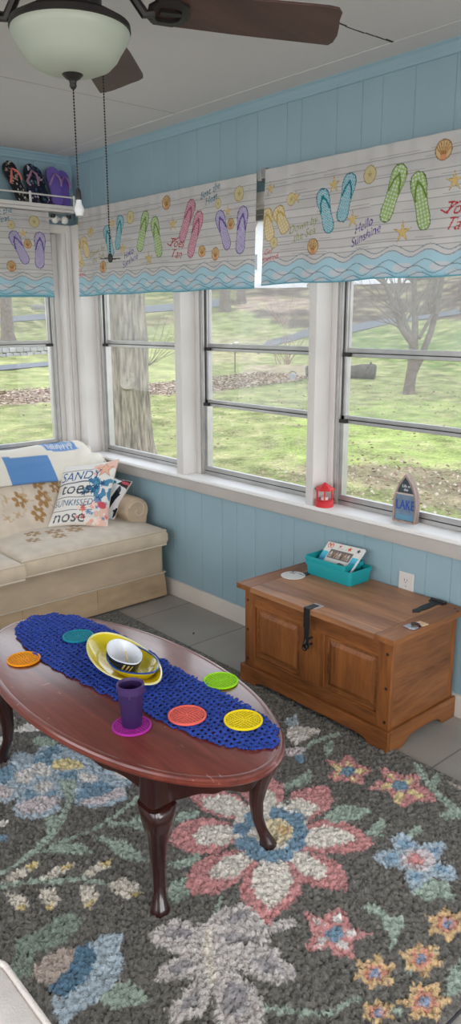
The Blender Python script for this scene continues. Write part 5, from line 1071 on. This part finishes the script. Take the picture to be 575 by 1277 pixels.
for k in (0, 3):
    a, b2 = Vector(ring2[k]), Vector(ring2[(k+1)%6]); m_ = (a+b2)/2; o_ = (m_-Vector((c[0],c[1],m_.z))).normalized(); tp = Vector((c[0],c[1],c[2]+.100))+o_*.014
    q = (b2-a)*.18; lo = o_*.004
    obj('gable', MB().add([tuple(a+q+lo), tuple(b2-q+lo), tuple(tp+lo), tuple(a+q-lo), tuple(b2-q-lo), tuple(tp-lo*2)], [(0,1,2),(3,5,4),(0,3,4,1),(1,4,5,2),(2,5,3,0)]), redm, t)
obj('tealight', MB().lathe([(.0001,.0),(.014,0),(.0155,.002),(.0155,.014),(.0135,.015),(.0001,.0125)], (c[0],c[1],c[2]+.0256), 20), plain('candle_wax', S(226,218,214), .5), t, smooth=35)
# sign
sx, sy, sz = -.030, 2.403, .7142; sa = R(4)
t = thing('boat_sign', 'pointed boat-shaped wooden sign reading LAKE on the window sill', 'sign', (sx,sy,sz))
fn = lambda u, v, d: (sx+d*math.cos(sa)-u*math.sin(sa), sy+u*math.cos(sa)+d*math.sin(sa), sz+v)
def arch(w, h, ins=0):
    pts = [(-w/2+ins, ins), (w/2-ins, ins)]
    for k in range(0, 15):
        f = k/14; pts.append(((w/2-ins)*(1-f**2.1), h*.36+(h*.64-ins*1.9)*f))
    L_ = [(-u, v) for u, v in pts[2:-1]][::-1]
    return pts + L_
W_, H_ = .104, .196
obj('back_board', MB().prism(arch(W_-.006,H_-.004,.002), fn, -.015, .006), plain('sign_field', S(112,130,150), .7, noise=.25, nscale=30), t)
og, ig = arch(W_,H_), arch(W_,H_,.0065)
n = len(og); mb = MB(); 
mb.rings([[fn(u,v,d) for u, v in pr_] for pr_, d in ((ig,.006),(ig,.015),(og,.015),(og,-.0155),(ig,-.0155))], False, False)
obj('frame', mb, wood('weathered_frame', S(118,100,92), S(176,156,146), 2, .7, 20), t, smooth=30)
obj('upper_field', MB().prism([(-.0395,.119),(.0395,.119)] + [q for q in arch(W_-.001,H_,.0075) if q[1] > .122], fn, .006, .0075), plain('sign_slate', S(58,72,80), .7), t)
obj('crossbar', MB().prism([(-.042,.1125),(.042,.1125),(.0405,.119),(-.0405,.119)], fn, .006, .0145), plain('sign_bar', S(190,176,166), .7), t)
obj('lower_field', MB().prism([(-.0445,.008),(.0445,.008),(.0445,.03),(-.0445,.03)], fn, .006, .0072), plain('sign_teal', S(96,140,166), .7), t)
obj('lettering', glyphs('LAKE', .056, lambda u, v, d: fn(u, v+.068, .0066+d), .002, sx=.66), plain('sign_letter_blue', S(40,78,164), .6), t)
obj('lettering', glyphs('Life at\nthe', .017, lambda u, v, d: fn(u, v+.139, .0078+d), .0008, shear=.2, sx=.9), M['paper'], t)
SKY, PA, PB, EXPO = 3.1, 10, 29, 0
# ------------------------------------------------------------------ valances with a flip-flop print
VBG = S(216,212,210)
def sole(p, toe, heel, w, c, edge, pat, strap):
    tx, ty = toe; hx, hy_ = heel; L = math.hypot(tx-hx, ty-hy_); ax, ay = (tx-hx)/L, (ty-hy_)/L; nx2, ny2 = -ay, ax
    def out(g):
        P = []
        prof = [(0,.0),(.02,.45),(.08,.72),(.2,.84),(.4,.76),(.55,.82),(.72,1),(.86,.96),(.95,.68),(1,.0)]
        for f, q in prof: P.append((f, q))
        Pq = P + [(f, -q) for f, q in P[-2:0:-1]]
        return [(hx+ax*L*f+nx2*q*(w/2+g)+ax*(g if f > .5 else -g), hy_+ay*L*f+ny2*q*(w/2+g)+ay*(g if f > .5 else -g)) for f, q in Pq]
    p.poly(out(.0035), edge); i = p.poly(out(0), c)
    if len(i):
        X, Y = p.p[i,0], p.p[i,1]
        a = (X-hx)*ax+(Y-hy_)*ay; b2 = (X-hx)*nx2+(Y-hy_)*ny2
        if pat == 'check': m = (np.mod(a+b2, .011) < .0035) | (np.mod(a-b2, .011) < .0035)
        elif pat == 'zig': m = np.mod(a+np.abs(np.mod(b2,.014)-.007)*1.2, .011) < .0045
        elif pat == 'dot': m = (np.mod(a,.013)-.0065)**2+(np.mod(b2,.013)-.0065)**2 < .0045**2
        else: m = np.mod(a+b2, .01) < .003
        p.c[i[m]] = p.c[i[m]]*.35 + np.array(S(236,236,232)[:3])*.65
    q = lambda f, o: (hx+ax*L*f+nx2*o*w/2, hy_+ay*L*f+ny2*o*w/2)
    p.line([q(.83,.0),q(.72,.45),q(.50,.78)], .008, strap); p.line([q(.83,.0),q(.72,-.45),q(.50,-.78)], .008, strap); p.ell(*q(.82,0), .007, .007, strap)
SAND = S(214,194,150); SANDD = S(170,140,92)
def shell(p, x, y, r):
    p.ell(x, y, r*1.12, r*1.12, S(150,110,70)); p.ell(x, y, r, r, S(222,194,146))
    for k in range(7):
        a = R(20+23*k); p.line([(x,y-r*.8),(x+r*.95*math.cos(a),y+r*.95*math.sin(a))], r*.12, S(176,128,80))
    p.ell(x, y-r*.75, r*.45, r*.3, S(222,160,120))
def star2(p, x, y, r): p.star(x, y, r*1.15, SANDD, .35, 5, .3); p.star(x, y, r, S(224,196,134), .35, 5, .3)
def dollar(p, x, y, r):
    p.ell(x, y, r*1.1, r*1.15, SANDD); p.ell(x, y, r, r*1.05, S(216,204,158)); p.star(x, y, r*.6, S(190,170,116), .3, 5, .3)
def valance_print(uv, shift, sgn):
    """uv: (distance along the pattern, height); one repeat of the printed border fabric"""
    p = Paint(uv, VBG)
    r = random.Random(11)
    zs = [2.052,2.03,1.99,1.965,1.93,1.90,1.865,1.83,1.80,1.77,1.75]
    for z in zs:
        p.line([(0,z),(1.7,z+.004)], .0028, S(150,146,148), .8)
        for k in range(5):
            x = r.uniform(0,1.5); p.line([(x,z+.01),(x+r.uniform(.05,.2),z+.011)], .0022, S(176,172,172), .8)
        i = p.inside([(0,z-.03),(1.7,z-.03),(1.7,z),(0,z)]); p.c[i] *= r.uniform(.94,1.05)
    # waves of the border
    wv = lambda x, ph, am, per: am*math.sin(2*math.pi*x/per+ph)
    X = [i*.008 for i in range(220)]
    LB = S(184,214,224); TEA = S(150,200,212); GL = S(112,132,146)
    def band(z0, a0, p0, z1, a1, p1, col): p.poly([(x, z0+wv(x,p0,a0,.155)) for x in X] + [(x, z1+wv(x,p1,a1,.155)) for x in X[::-1]], col)
    band(1.60,0,0,1.744,.012,0,VBG); band(1.60,0,0,1.728,.012,.2,S(196,208,216)); band(1.688,.010,.9,1.722,.012,.2,LB); band(1.655,.016,2.2,1.686,.013,.5,LB); band(1.60,0,0,1.662,.008,1.5,S(166,206,220)); band(1.60,0,0,1.640,.004,0,TEA)
    for x in [.03+.155*k for k in range(11)]: p.ell(x+.05, 1.680, .042, .015, S(214,216,220), .05); p.ell(x+.115, 1.656, .036, .011, S(204,212,218), -.05)
    for z, a, ph in ((1.744,.012,0),(1.727,.012,.25),(1.692,.014,.7),(1.672,.013,2.3),(1.652,.010,1.5)): p.line([(x, z+wv(x,ph,a,.155)) for x in X], .0028, GL, .9)
    p.line([(0,1.634),(1.7,1.634)], .004, S(84,150,166))
    TE, TED = S(84,178,196), S(36,110,126); GRc, GRD = S(168,196,118), S(98,120,62); PKc, PKD = S(206,120,150), S(146,72,98); PU, PUD = S(160,140,196), S(92,78,140); YE, YED = S(224,200,140), S(182,150,90)
    w = .062
    for toe, heel, c, e, pat, s2 in [((.447,1.99),(.50,1.83),TE,TED,'check',S(40,130,146)),((.598,2.03),(.552,1.865),TE,TED,'check',S(40,130,146)),
        ((.829,2.028),(.763,1.842),GRc,GRD,'dot',S(120,146,74)),((.891,1.994),(.942,1.803),GRc,GRD,'dot',S(120,146,74)),
        ((.204,1.948),(.262,1.848),YE,YED,'dot',S(204,174,104)),((.140,1.95),(.176,1.824),YE,YED,'dot',S(204,174,104)),
        ((1.203,2.04),(1.104,1.865),PKc,PKD,'zig',S(180,92,124)),((1.256,1.984),(1.174,1.79),PKc,PKD,'zig',S(180,92,124)),
        ((1.382,1.970),(1.462,1.806),PU,PUD,'check',S(110,92,160)),((1.552,1.976),(1.536,1.784),PU,PUD,'check',S(110,92,160))]: sole(p, toe, heel, w, c, e, pat, s2)
    for x, y, q in [(.686,2.012,.028),(.196,1.812,.02),(1.522,2.03,.028),(1.382,2.004,.02),(.285,1.972,.022)]: dollar(p, x, y, q)
    for x, y, q in [(.165,2.026,.026),(.512,2.00,.03),(.612,1.866,.03),(.847,1.80,.036),(1.045,1.948,.032),(1.45,1.964,.026),(.31,1.976,.026)]: star2(p, x, y, q)
    for x, y, q in [(.412,1.782,.028),(.994,2.05,.03),(1.474,1.91,.022),(1.268,1.808,.024),(1.366,1.79,.026)]: shell(p, x, y, q)
    p.text('Beat the\nHeat', 1.325,2.045,.043, S(40,120,140), .25, .4); p.text('Down by\nthe Sea', .355,1.848,.043, S(160,164,104), .22, .4)
    p.text('Hello\nSunshine', .672,1.818,.045, S(98,76,150), .3, .4, sx=.95); p.text('Toes\nTan', 1.065,1.835,.058, S(190,60,70), -.1, .45); p.line([(1.0,1.862),(1.02,1.85),(1.05,1.872),(1.085,1.884)], .005, S(190,60,70))
    p.text('Get\nHooked', .165,1.765,.032, S(210,80,92), .1, .4)
    return p
cloth = painted('valance_cotton', .9, 300, .12, transl=.28, nz=.05, nzs=9)
def valance(name, label, s0, s1, top, bot, place, shift, sgn, seed):
    """s0..s1 along the wall; place(s, out, z) -> world"""
    nu = int((s1-s0)/.0027); nv = int((top-bot)/.0028); r = random.Random(seed); ph = [r.uniform(0,6) for _ in range(4)]
    def fold(s, f):
        return .006*math.sin(s*9+ph[0])*f + .004*math.sin(s*23+ph[1])*f + .0018*math.sin(s*70+ph[2])*(1-f)**2 + .012*f
    mb = MB(); mb.grid(lambda u, v: place(s0+(s1-s0)*u+.016*v*(1 if u > .5 else 0)*0, .068+fold(s0+(s1-s0)*u, v), top+(bot-top)*v+.0025*math.sin((s0+(s1-s0)*u)*14+ph[3])*v), nu, nv)
    uv = []
    for j in range(nv+1):
        for i in range(nu+1):
            s_ = s0+(s1-s0)*i/nu; uv.append((sgn*s_+shift, top+(bot-top)*j/nv))
    p = valance_print(np.array(uv), shift, sgn)
    base = place((s0+s1)/2, .07, bot); t = thing(name, label, 'valance', base, 'flip-flop print valances')
    obj('cloth', mb, cloth, t, col=p.c, smooth=180, solid=.0015)
    hem = MB().tube([place(s0+(s1-s0)*i/60, .069+fold(s0+(s1-s0)*i/60,1), bot+.0025*math.sin((s0+(s1-s0)*i/60)*14+ph[3])) for i in range(61)], .0028, 6)
    obj('hem', hem, plain('teal_hem', S(96,160,176), .85), t)
PR = lambda s, o, z: (o, s, z)
PBk = lambda s, o, z: (s, o, z)
valance('valance', 'flip-flop print valance over the two windows next to the room corner', .165, 1.628, 2.098, 1.636, PR, 0, 1, 1)
valance('valance', 'flip-flop print valance over the window behind the pine chest, green sandals at its middle', 1.682, 3.15, 2.105, 1.645, PR, -1.553, 1, 2)
valance('valance', 'flip-flop print valance under the shelf above the sofa window', .20, 1.66, 2.085, 1.628, PBk, 1.814, -1, 3)
whm = plain('rod_white', S(214,210,206), .4)
def rod(label, s0, s1, z, place, ends):
    t = thing('curtain_rod', label, 'curtain rod', place((s0+s1)/2, .055, z))
    obj('pole', MB().tube([place(s0,.052,z-.012), place(s1,.052,z-.012)], .008, 8), whm, t)
    for s_ in ends:
        a, b2 = place(s_-.012, .0, z-.03), place(s_+.012, .066, z+.012)
        obj('bracket', MB().box(tuple(map(min, a, b2)), tuple(map(max, a, b2))), M['alu'], t, bevel=.003)
    return t
rod('white curtain rod carrying the valance next to the room corner', .14, 1.635, 2.096, PR, (.14,1.642))
rod('white curtain rod carrying the valance behind the pine chest', 1.676, 3.16, 2.103, PR, (1.668,3.16))
t = rod('white curtain rod with knob ends under the wall shelf', .10, 1.68, 2.07, PBk, (1.69,))
mb = MB()
for x in (.105,.165): 
    mb.lathe([(.0001,-.022),(.014,-.018),(.021,-.004),(.019,.010),(.010,.018),(.0001,.02)], (x,.075,2.052), 20)
obj('knob', mb, whm, t, smooth=50)
mb = MB()
for x in (.082,.182): mb.lathe([(.0001,-.012),(.013,-.008),(.013,.008),(.0001,.012)], (x,.085,2.068), 14)
obj('knob_end', mb, M['bronze'], t, smooth=50)

# ------------------------------------------------------------------ shelf above the sofa window, with flip-flops
t = thing('wall_shelf', 'narrow white wall shelf with a gallery rail, high above the sofa window', 'shelf', (.8,.07,2.10))
obj('board', MB().box((.052,.004,2.102),(1.70,.135,2.120)), M['white'], t, bevel=.002)
obj('ledge', MB().box((.052,.022,2.088),(1.70,.110,2.1015)), M['white'], t, bevel=.002)
for x in (.066,.335,.61,.89,1.2,1.5): obj('post', MB().lathe([(.008,0),(.008,.02),(.0065,.03),(.0065,.045),(.008,.054),(.004,.06)], (x,.124,2.12), 12), M['white'], t, smooth=40)
obj('rail', MB().tube([(.06,.124,2.167),(1.69,.124,2.167)], .0045, 8), M['white'], t)
def flipflop(label, xb, xt, yb, yt, L, w, cf, cs, edge, fleck=None, grp=None):
    """sandal standing on its heel, leaning on the wall"""
    zb = 2.1212; dz = math.sqrt(max(.01, L*L-(xt-xb)**2-(yt-yb)**2))
    h, q = Vector((xb,yb,zb)), Vector((xt,yt,zb+dz)); ax = (q-h).normalized(); side = Vector((1,0,0)); side = (side-ax*side.dot(ax)).normalized(); nrm = side.cross(ax).normalized()
    if nrm.y < 0: nrm = -nrm
    prof = [(0,.0),(.015,.42),(.07,.70),(.2,.82),(.4,.74),(.55,.80),(.72,1),(.86,.95),(.95,.66),(1,.0)]
    P = prof + [(f, -o) for f, o in prof[-2:0:-1]]
    # smooth the outline
    for _ in range(2):
        P = [((P[i][0]*.75+P[(i+1)%len(P)][0]*.25, P[i][1]*.75+P[(i+1)%len(P)][1]*.25)) if k == 0 else ((P[i][0]*.25+P[(i+1)%len(P)][0]*.75, P[i][1]*.25+P[(i+1)%len(P)][1]*.75)) for i in range(len(P)) for k in (0,1)]
    t = thing('flip_flop', label, 'flip-flop', tuple(h), grp)
    pt3 = lambda f, o, d: tuple(h + ax*L*f + side*o*w/2 + nrm*d)
    mb = MB().rings([[pt3(f, o*s_, d) for f, o in P] for d, s_ in ((-.016,.97),(-.014,1),(-.002,1),(0,.97))])
    so = obj('sole', mb, edge, t, smooth=40)
    n2 = 46; gp = [(i/n2, -1+2*j/24) for j in range(25) for i in range(n2+1)]
    def hw(f):
        for (a, p0), (b3, p1) in zip(prof, prof[1:]):
            if a <= f <= b3: return p0+(p1-p0)*(f-a)/(b3-a)
        return 0
    mb = MB(); mb.v = [pt3(.01+.98*f, o*hw(.01+.98*f)*.95, .0009) for f, o in gp]
    mb.f = [(j*(n2+1)+i, j*(n2+1)+i+1, (j+1)*(n2+1)+i+1, (j+1)*(n2+1)+i) for j in range(24) for i in range(n2)]; mb.m = [0]*len(mb.f)
    pp = Paint([(L*f, o*hw(f)*w/2) for f, o in gp], cf)
    if fleck:
        r = random.Random(hash(label) % 1000 if False else len(label))
        for k in range(fleck[1]):
            f, o = r.random(), r.uniform(-.8,.8); pp.ell(L*f, o*w/2, r.uniform(.004,.010), r.uniform(.003,.006), r.choice(fleck[0]), r.random()*3, 8)
    obj('footbed', mb, painted('footbed_print', .7), so, col=pp.c)
    mb = MB()
    for s_ in (1, -1): mb.tube([pt3(.80,0,.001), pt3(.79,.05*s_,.012), pt3(.70,.42*s_,.026), pt3(.60,.68*s_,.022), pt3(.50,.86*s_,.004)], [.003,.0045,.006,.0068,.006], 8)
    obj('strap', mb, cs, t, smooth=60)
blk = plain('black_foam', S(32,32,36), .7); pfo = plain('purple_foam', S(104,84,160), .7); pst = plain('lilac_strap', S(150,112,160), .6)
flipflop('black flip-flop with pale leopard flecks and a coral strap on the shelf', .352, .425, .095, .055, .225, .082, S(34,34,38), plain('coral_strap', S(206,110,100), .6), blk, ([S(206,196,180), S(170,150,130), S(120,116,120)], 46))
navs = plain('navy_strap', S(48,50,78), .6)
flipflop('navy floral flip-flop with a pink patterned strap, upright beside the leopard one', .300, .290, .103, .058, .215, .078, S(36,38,54), plain('pink_floral_strap', S(150,110,130), .6), blk, ([S(150,100,140), S(70,120,116), S(190,180,190), S(60,70,120)], 34))
flipflop('navy floral flip-flop leaning beside the purple ones', .204, .258, .080, .034, .215, .072, S(34,36,52), navs, blk, ([S(140,100,140), S(70,120,116), S(200,190,200), S(60,70,120)], 34))
flipflop('plain purple flip-flop next to the navy floral ones on the shelf', .152, .158, .104, .058, .215, .084, S(112,92,168), pst, pfo)
flipflop('plain purple flip-flop at the corner end of the shelf', .092, .078, .084, .026, .212, .080, S(108,88,164), pst, pfo)
flipflop('dark flip-flop at the far end of the shelf past the leopard one', .515, .60, .092, .05, .215, .08, S(34,34,40), navs, blk, ([S(190,180,170), S(150,120,110)], 30))

# ------------------------------------------------------------------ ceiling fan with light
FX, FY = 1.437, 2.476
fan = thing('ceiling_fan', 'dark bronze ceiling fan with walnut blades and a frosted bowl light', 'ceiling fan', (FX,FY,2.4))
obj('canopy', MB().lathe([(.0001,0),(.085,0),(.085,-.012),(.078,-.04),(.05,-.052),(.0001,-.052)], (FX,FY,2.3995), 40), M['bronze'], fan, smooth=40)
obj('motor_housing', MB().lathe([(.04,2.352),(.08,2.35),(.118,2.335),(.128,2.31),(.128,2.27),(.115,2.245),(.085,2.232),(.085,2.228),(.072,2.222),(.072,2.165),(.078,2.16),(.0001,2.158)], (FX,FY,0), 48), M['bronze'], fan, smooth=35)
obj('light_rim', MB().lathe([(.06,2.162),(.105,2.158),(.134,2.142),(.1355,2.130),(.131,2.128),(.0001,2.128)], (FX,FY,0), 56), M['bronze'], fan, smooth=40)
obj('light_bowl', MB().lathe([(.1315,2.1295),(.133,2.124),(.129,2.113),(.119,2.098),(.112,2.088),(.104,2.074),(.088,2.058),(.062,2.047),(.03,2.042),(.0001,2.041)], (FX,FY,0), 64), M['bowlglass'], fan, smooth=60)
obj('finial', MB().lathe([(.0001,2.046),(.022,2.045),(.024,2.041),(.016,2.033),(.009,2.029),(.0075,2.022),(.0085,2.018),(.005,2.012),(.0001,2.011)], (FX,FY,0), 24), M['bronze'], fan, smooth=50)
def blade(ang):
    a = R(ang); d = Vector((math.cos(a), math.sin(a), 0)); s_ = Vector((-math.sin(a), math.cos(a), 0)); pit = R(-13)
    sv = s_*math.cos(pit) + Vector((0,0,math.sin(pit))); up = d.cross(sv)
    c0 = Vector((FX,FY,2.189))
    P = lambda r, w, h: tuple(c0 + d*(r*1.025) + sv*w + up*h)
    out = [(.185,-.052),(.21,-.058),(.40,-.070),(.58,-.074),(.605,-.070),(.618,-.055),(.622,-.03),(.632,.0),(.640,.03),(.640,.058),(.632,.072),(.40,.066),(.21,.056),(.185,.05)]
    b3 = obj('blade', MB().rings([[P(r, w, h) for r, w in out] for h in (0, .006)]), M['blade'], fan, bevel=.0015)
    mb = MB()
    mb.tube([tuple(Vector((FX,FY,2.236))+d*.10), tuple(Vector((FX,FY,2.222))+d*.135), P(.165,0,-.012), P(.185,0,-.006)], [.012,.011,.012,.012], 8)
    ring_ = [(.172,-.02),(.19,-.042),(.235,-.046),(.262,-.03),(.27,0),(.262,.03),(.235,.046),(.19,.042),(.172,.02)]
    inn = [(.188,-.012),(.198,-.026),(.230,-.028),(.246,-.018),(.25,0),(.246,.018),(.230,.028),(.198,.026),(.188,.012)]
    mb.rings([[P(r,w,h) for r, w in pr_] for pr_, h in ((inn,-.001),(inn,-.010),(ring_,-.008),(ring_,-.001),(inn,-.001))], False, False)
    mb.rings([[P(r,w,h) for r, w in [(.20,-.008),(.262,-.006),(.262,.006),(.20,.008)]] for h in (-.009,-.001)])
    obj('blade_bracket', mb, M['bronze'], b3, smooth=40)
for k in range(5): blade(154+72*k)
def chain(x, y, z0, z1, step=.0065):
    mb = MB(); n = int((z0-z1)/step)
    for k in range(n+1):
        z = z0-k*step; mb.lathe([(.0006,.0026),(.0021,.0014),(.0021,-.0014),(.0006,-.0026),(.0005,-.004)], (x,y,z), 6)
    return obj('pull_chain', mb, plain('chain_metal', S(52,48,46), .4, .6), fan)
c1 = chain(FX,FY,2.010,1.80)
obj('pull_socket', MB().lathe([(.0001,1.80),(.004,1.80),(.006,1.795),(.0068,1.778),(.006,1.772),(.0001,1.772)], (FX,FY,0), 16), M['bronze'], c1, smooth=40)
obj('pull_bulb', MB().lathe([(.0065,1.775),(.007,1.768),(.0115,1.756),(.012,1.751),(.0095,1.745),(.008,1.740),(.0001,1.739)], (FX,FY,0), 20), plain('white_plastic', S(206,206,206), .5), c1, smooth=40)
x2, y2 = 1.297, 2.385
c2 = chain(x2,y2,2.16,1.665)
mb = MB().lathe([(.0001,1.668),(.004,1.667),(.0065,1.66),(.0065,1.652),(.004,1.646),(.0001,1.645)], (x2,y2,0), 14)
for k in range(4):
    a = R(34+90*k); d = Vector((math.cos(a), math.sin(a), 0)); s_ = Vector((-d.y, d.x, 0)); c0 = Vector((x2,y2,1.655))
    mb.rings([[tuple(c0+d*r+s_*w+Vector((0,0,h))) for r, w in ((.004,-.003),(.026,-.005),(.028,0),(.026,.005),(.004,.003))] for h in (-.001,.001)])
obj('fan_pendant', mb, M['bronze'], c2, smooth=40)

# ------------------------------------------------------------------ pale upholstered seat beside the photographer
t = thing('ottoman', 'off-white upholstered seat with piped edge, its corner over the rug', 'ottoman', (2.32,3.34,0))
ow = plain('off_white_fabric', S(224,214,208), .9, noise=.05, nscale=20, bmp=.25, bscale=240)
ox0, ox1, oy0, oy1 = 2.01, 2.64, 3.035, 3.72
def ors(o, z, r=.03):
    P = []
    for cx, cy, a0 in ((ox1+o-r,oy1+o-r,0),(ox0-o+r,oy1+o-r,90),(ox0-o+r,oy0-o+r,180),(ox1+o-r,oy0-o+r,270)):
        for k in range(7): a = R(a0+15*k); P.append((cx+r*math.cos(a), cy+r*math.sin(a), z))
    return P
obj('base', MB().rings([ors(-.02,.10), ors(-.015,.105), ors(-.015,.28)]), ow, t, smooth=40)
cu = obj('cushion', MB().rings([ors(-.012,.281), ors(0,.292), ors(.003,.34), ors(0,.392), ors(-.012,.402), ors(-.06,.410), ors(-.16,.418), ors(-.27,.42)]), ow, t, smooth=60)
obj('piping', MB().tube(ors(.001,.396), .006, 8, closed=True), ow, cu, smooth=60)
obj('piping', MB().tube(ors(.001,.289), .006, 8, closed=True), ow, cu, smooth=60)
for x in (ox0+.06, ox1-.06):
    for y in (oy0+.06, oy1-.06): obj('foot', MB().lathe([(.018,0),(.024,.1),(.024,.104)], (x,y,.014 if x < RX1 else 0.0), 14), M['mahogd'], t, smooth=40)
# dry leaf on the floor boards
mb = MB().add([(.262,1.405,.001),(.270,1.412,.004),(.283,1.416,.001),(.272,1.403,.006)], [(0,1,2,3)])
tag(obj('dry_leaf', mb, plain('brown_leaf', S(60,44,36), .9), base=(.27,1.41,0), solid=.0006), 'tiny brown scrap of leaf on the floor boards near the baseboard', 'leaf')

# ------------------------------------------------------------------ sky, fill lamps and camera
w = bpy.data.worlds.new('overcast_sky'); bpy.context.scene.world = w; w.use_nodes = True
nt = w.node_tree; bg = nt.nodes['Background']
tc = N(nt, 'ShaderNodeTexCoord'); sp = N(nt, 'ShaderNodeSeparateXYZ'); nt.links.new(tc.outputs['Generated'], sp.inputs[0])
rp = N(nt, 'ShaderNodeValToRGB'); rp.color_ramp.elements[0].position = .0; rp.color_ramp.elements[0].color = (.95,.97,1,1); rp.color_ramp.elements[1].position = .6; rp.color_ramp.elements[1].color = (.80,.88,1,1)
nt.links.new(sp.outputs['Z'], rp.inputs['Fac']); nt.links.new(rp.outputs['Color'], bg.inputs['Color']); bg.inputs['Strength'].default_value = SKY
def area(name, loc, rot, sx_, sy_, power, col=(1,.98,.95)):
    l = bpy.data.lights.new(name, 'AREA'); l.shape = 'RECTANGLE'; l.size = sx_; l.size_y = sy_; l.energy = power; l.color = col
    o = bpy.data.objects.new(name, l); COL.objects.link(o); o.location = loc; o.rotation_euler = rot; return o
# added fill lamps standing in for daylight through unseen rear windows
area('fill_lamp_side', (XW+.3,1.1,1.3), (0, R(42), 0), 1.25, 1.4, PA)
area('fill_lamp_side', (XW+.3,2.7,1.3), (0, R(42), 0), 1.25, 1.4, PA)
area('fill_lamp_side', (XW+.3,4.3,1.3), (0, R(42), 0), 1.25, 1.4, PA)
area('fill_lamp_end', (1.0,YW+.3,1.3), (R(-42), 0, 0), 1.45, 1.25, PB)
area('fill_lamp_end', (2.65,YW+.3,1.3), (R(-42), 0, 0), 1.45, 1.25, PB)
cam = bpy.data.cameras.new('camera'); co = bpy.data.objects.new('camera', cam); COL.objects.link(co)
yaw, pit, rol = 3.9924, -.2470, -.0034
f = Vector((math.cos(pit)*math.cos(yaw), math.cos(pit)*math.sin(yaw), math.sin(pit))); r = Vector((math.sin(yaw), -math.cos(yaw), 0)); u = r.cross(f)
r2 = r*math.cos(rol)+u*math.sin(rol); u2 = u*math.cos(rol)-r*math.sin(rol)
mx = Matrix((r2, u2, -f)).transposed().to_4x4(); mx.translation = (2.4391, 4.1582, 1.5); co.matrix_world = mx
cam.sensor_fit = 'VERTICAL'; cam.sensor_height = 24; cam.lens = 24*951.1/1277; cam.clip_start = .02; cam.clip_end = 500
sc = bpy.context.scene; sc.camera = co
sc.view_settings.view_transform = 'Standard'; sc.view_settings.look = 'None'; sc.view_settings.gamma = 1; sc.view_settings.use_curve_mapping = False; sc.view_settings.exposure = EXPO
sc.cycles.max_bounces = 10; sc.cycles.diffuse_bounces = 5; sc.cycles.transparent_max_bounces = 16; sc.cycles.use_denoising = True; sc.cycles.sample_clamp_indirect = 6
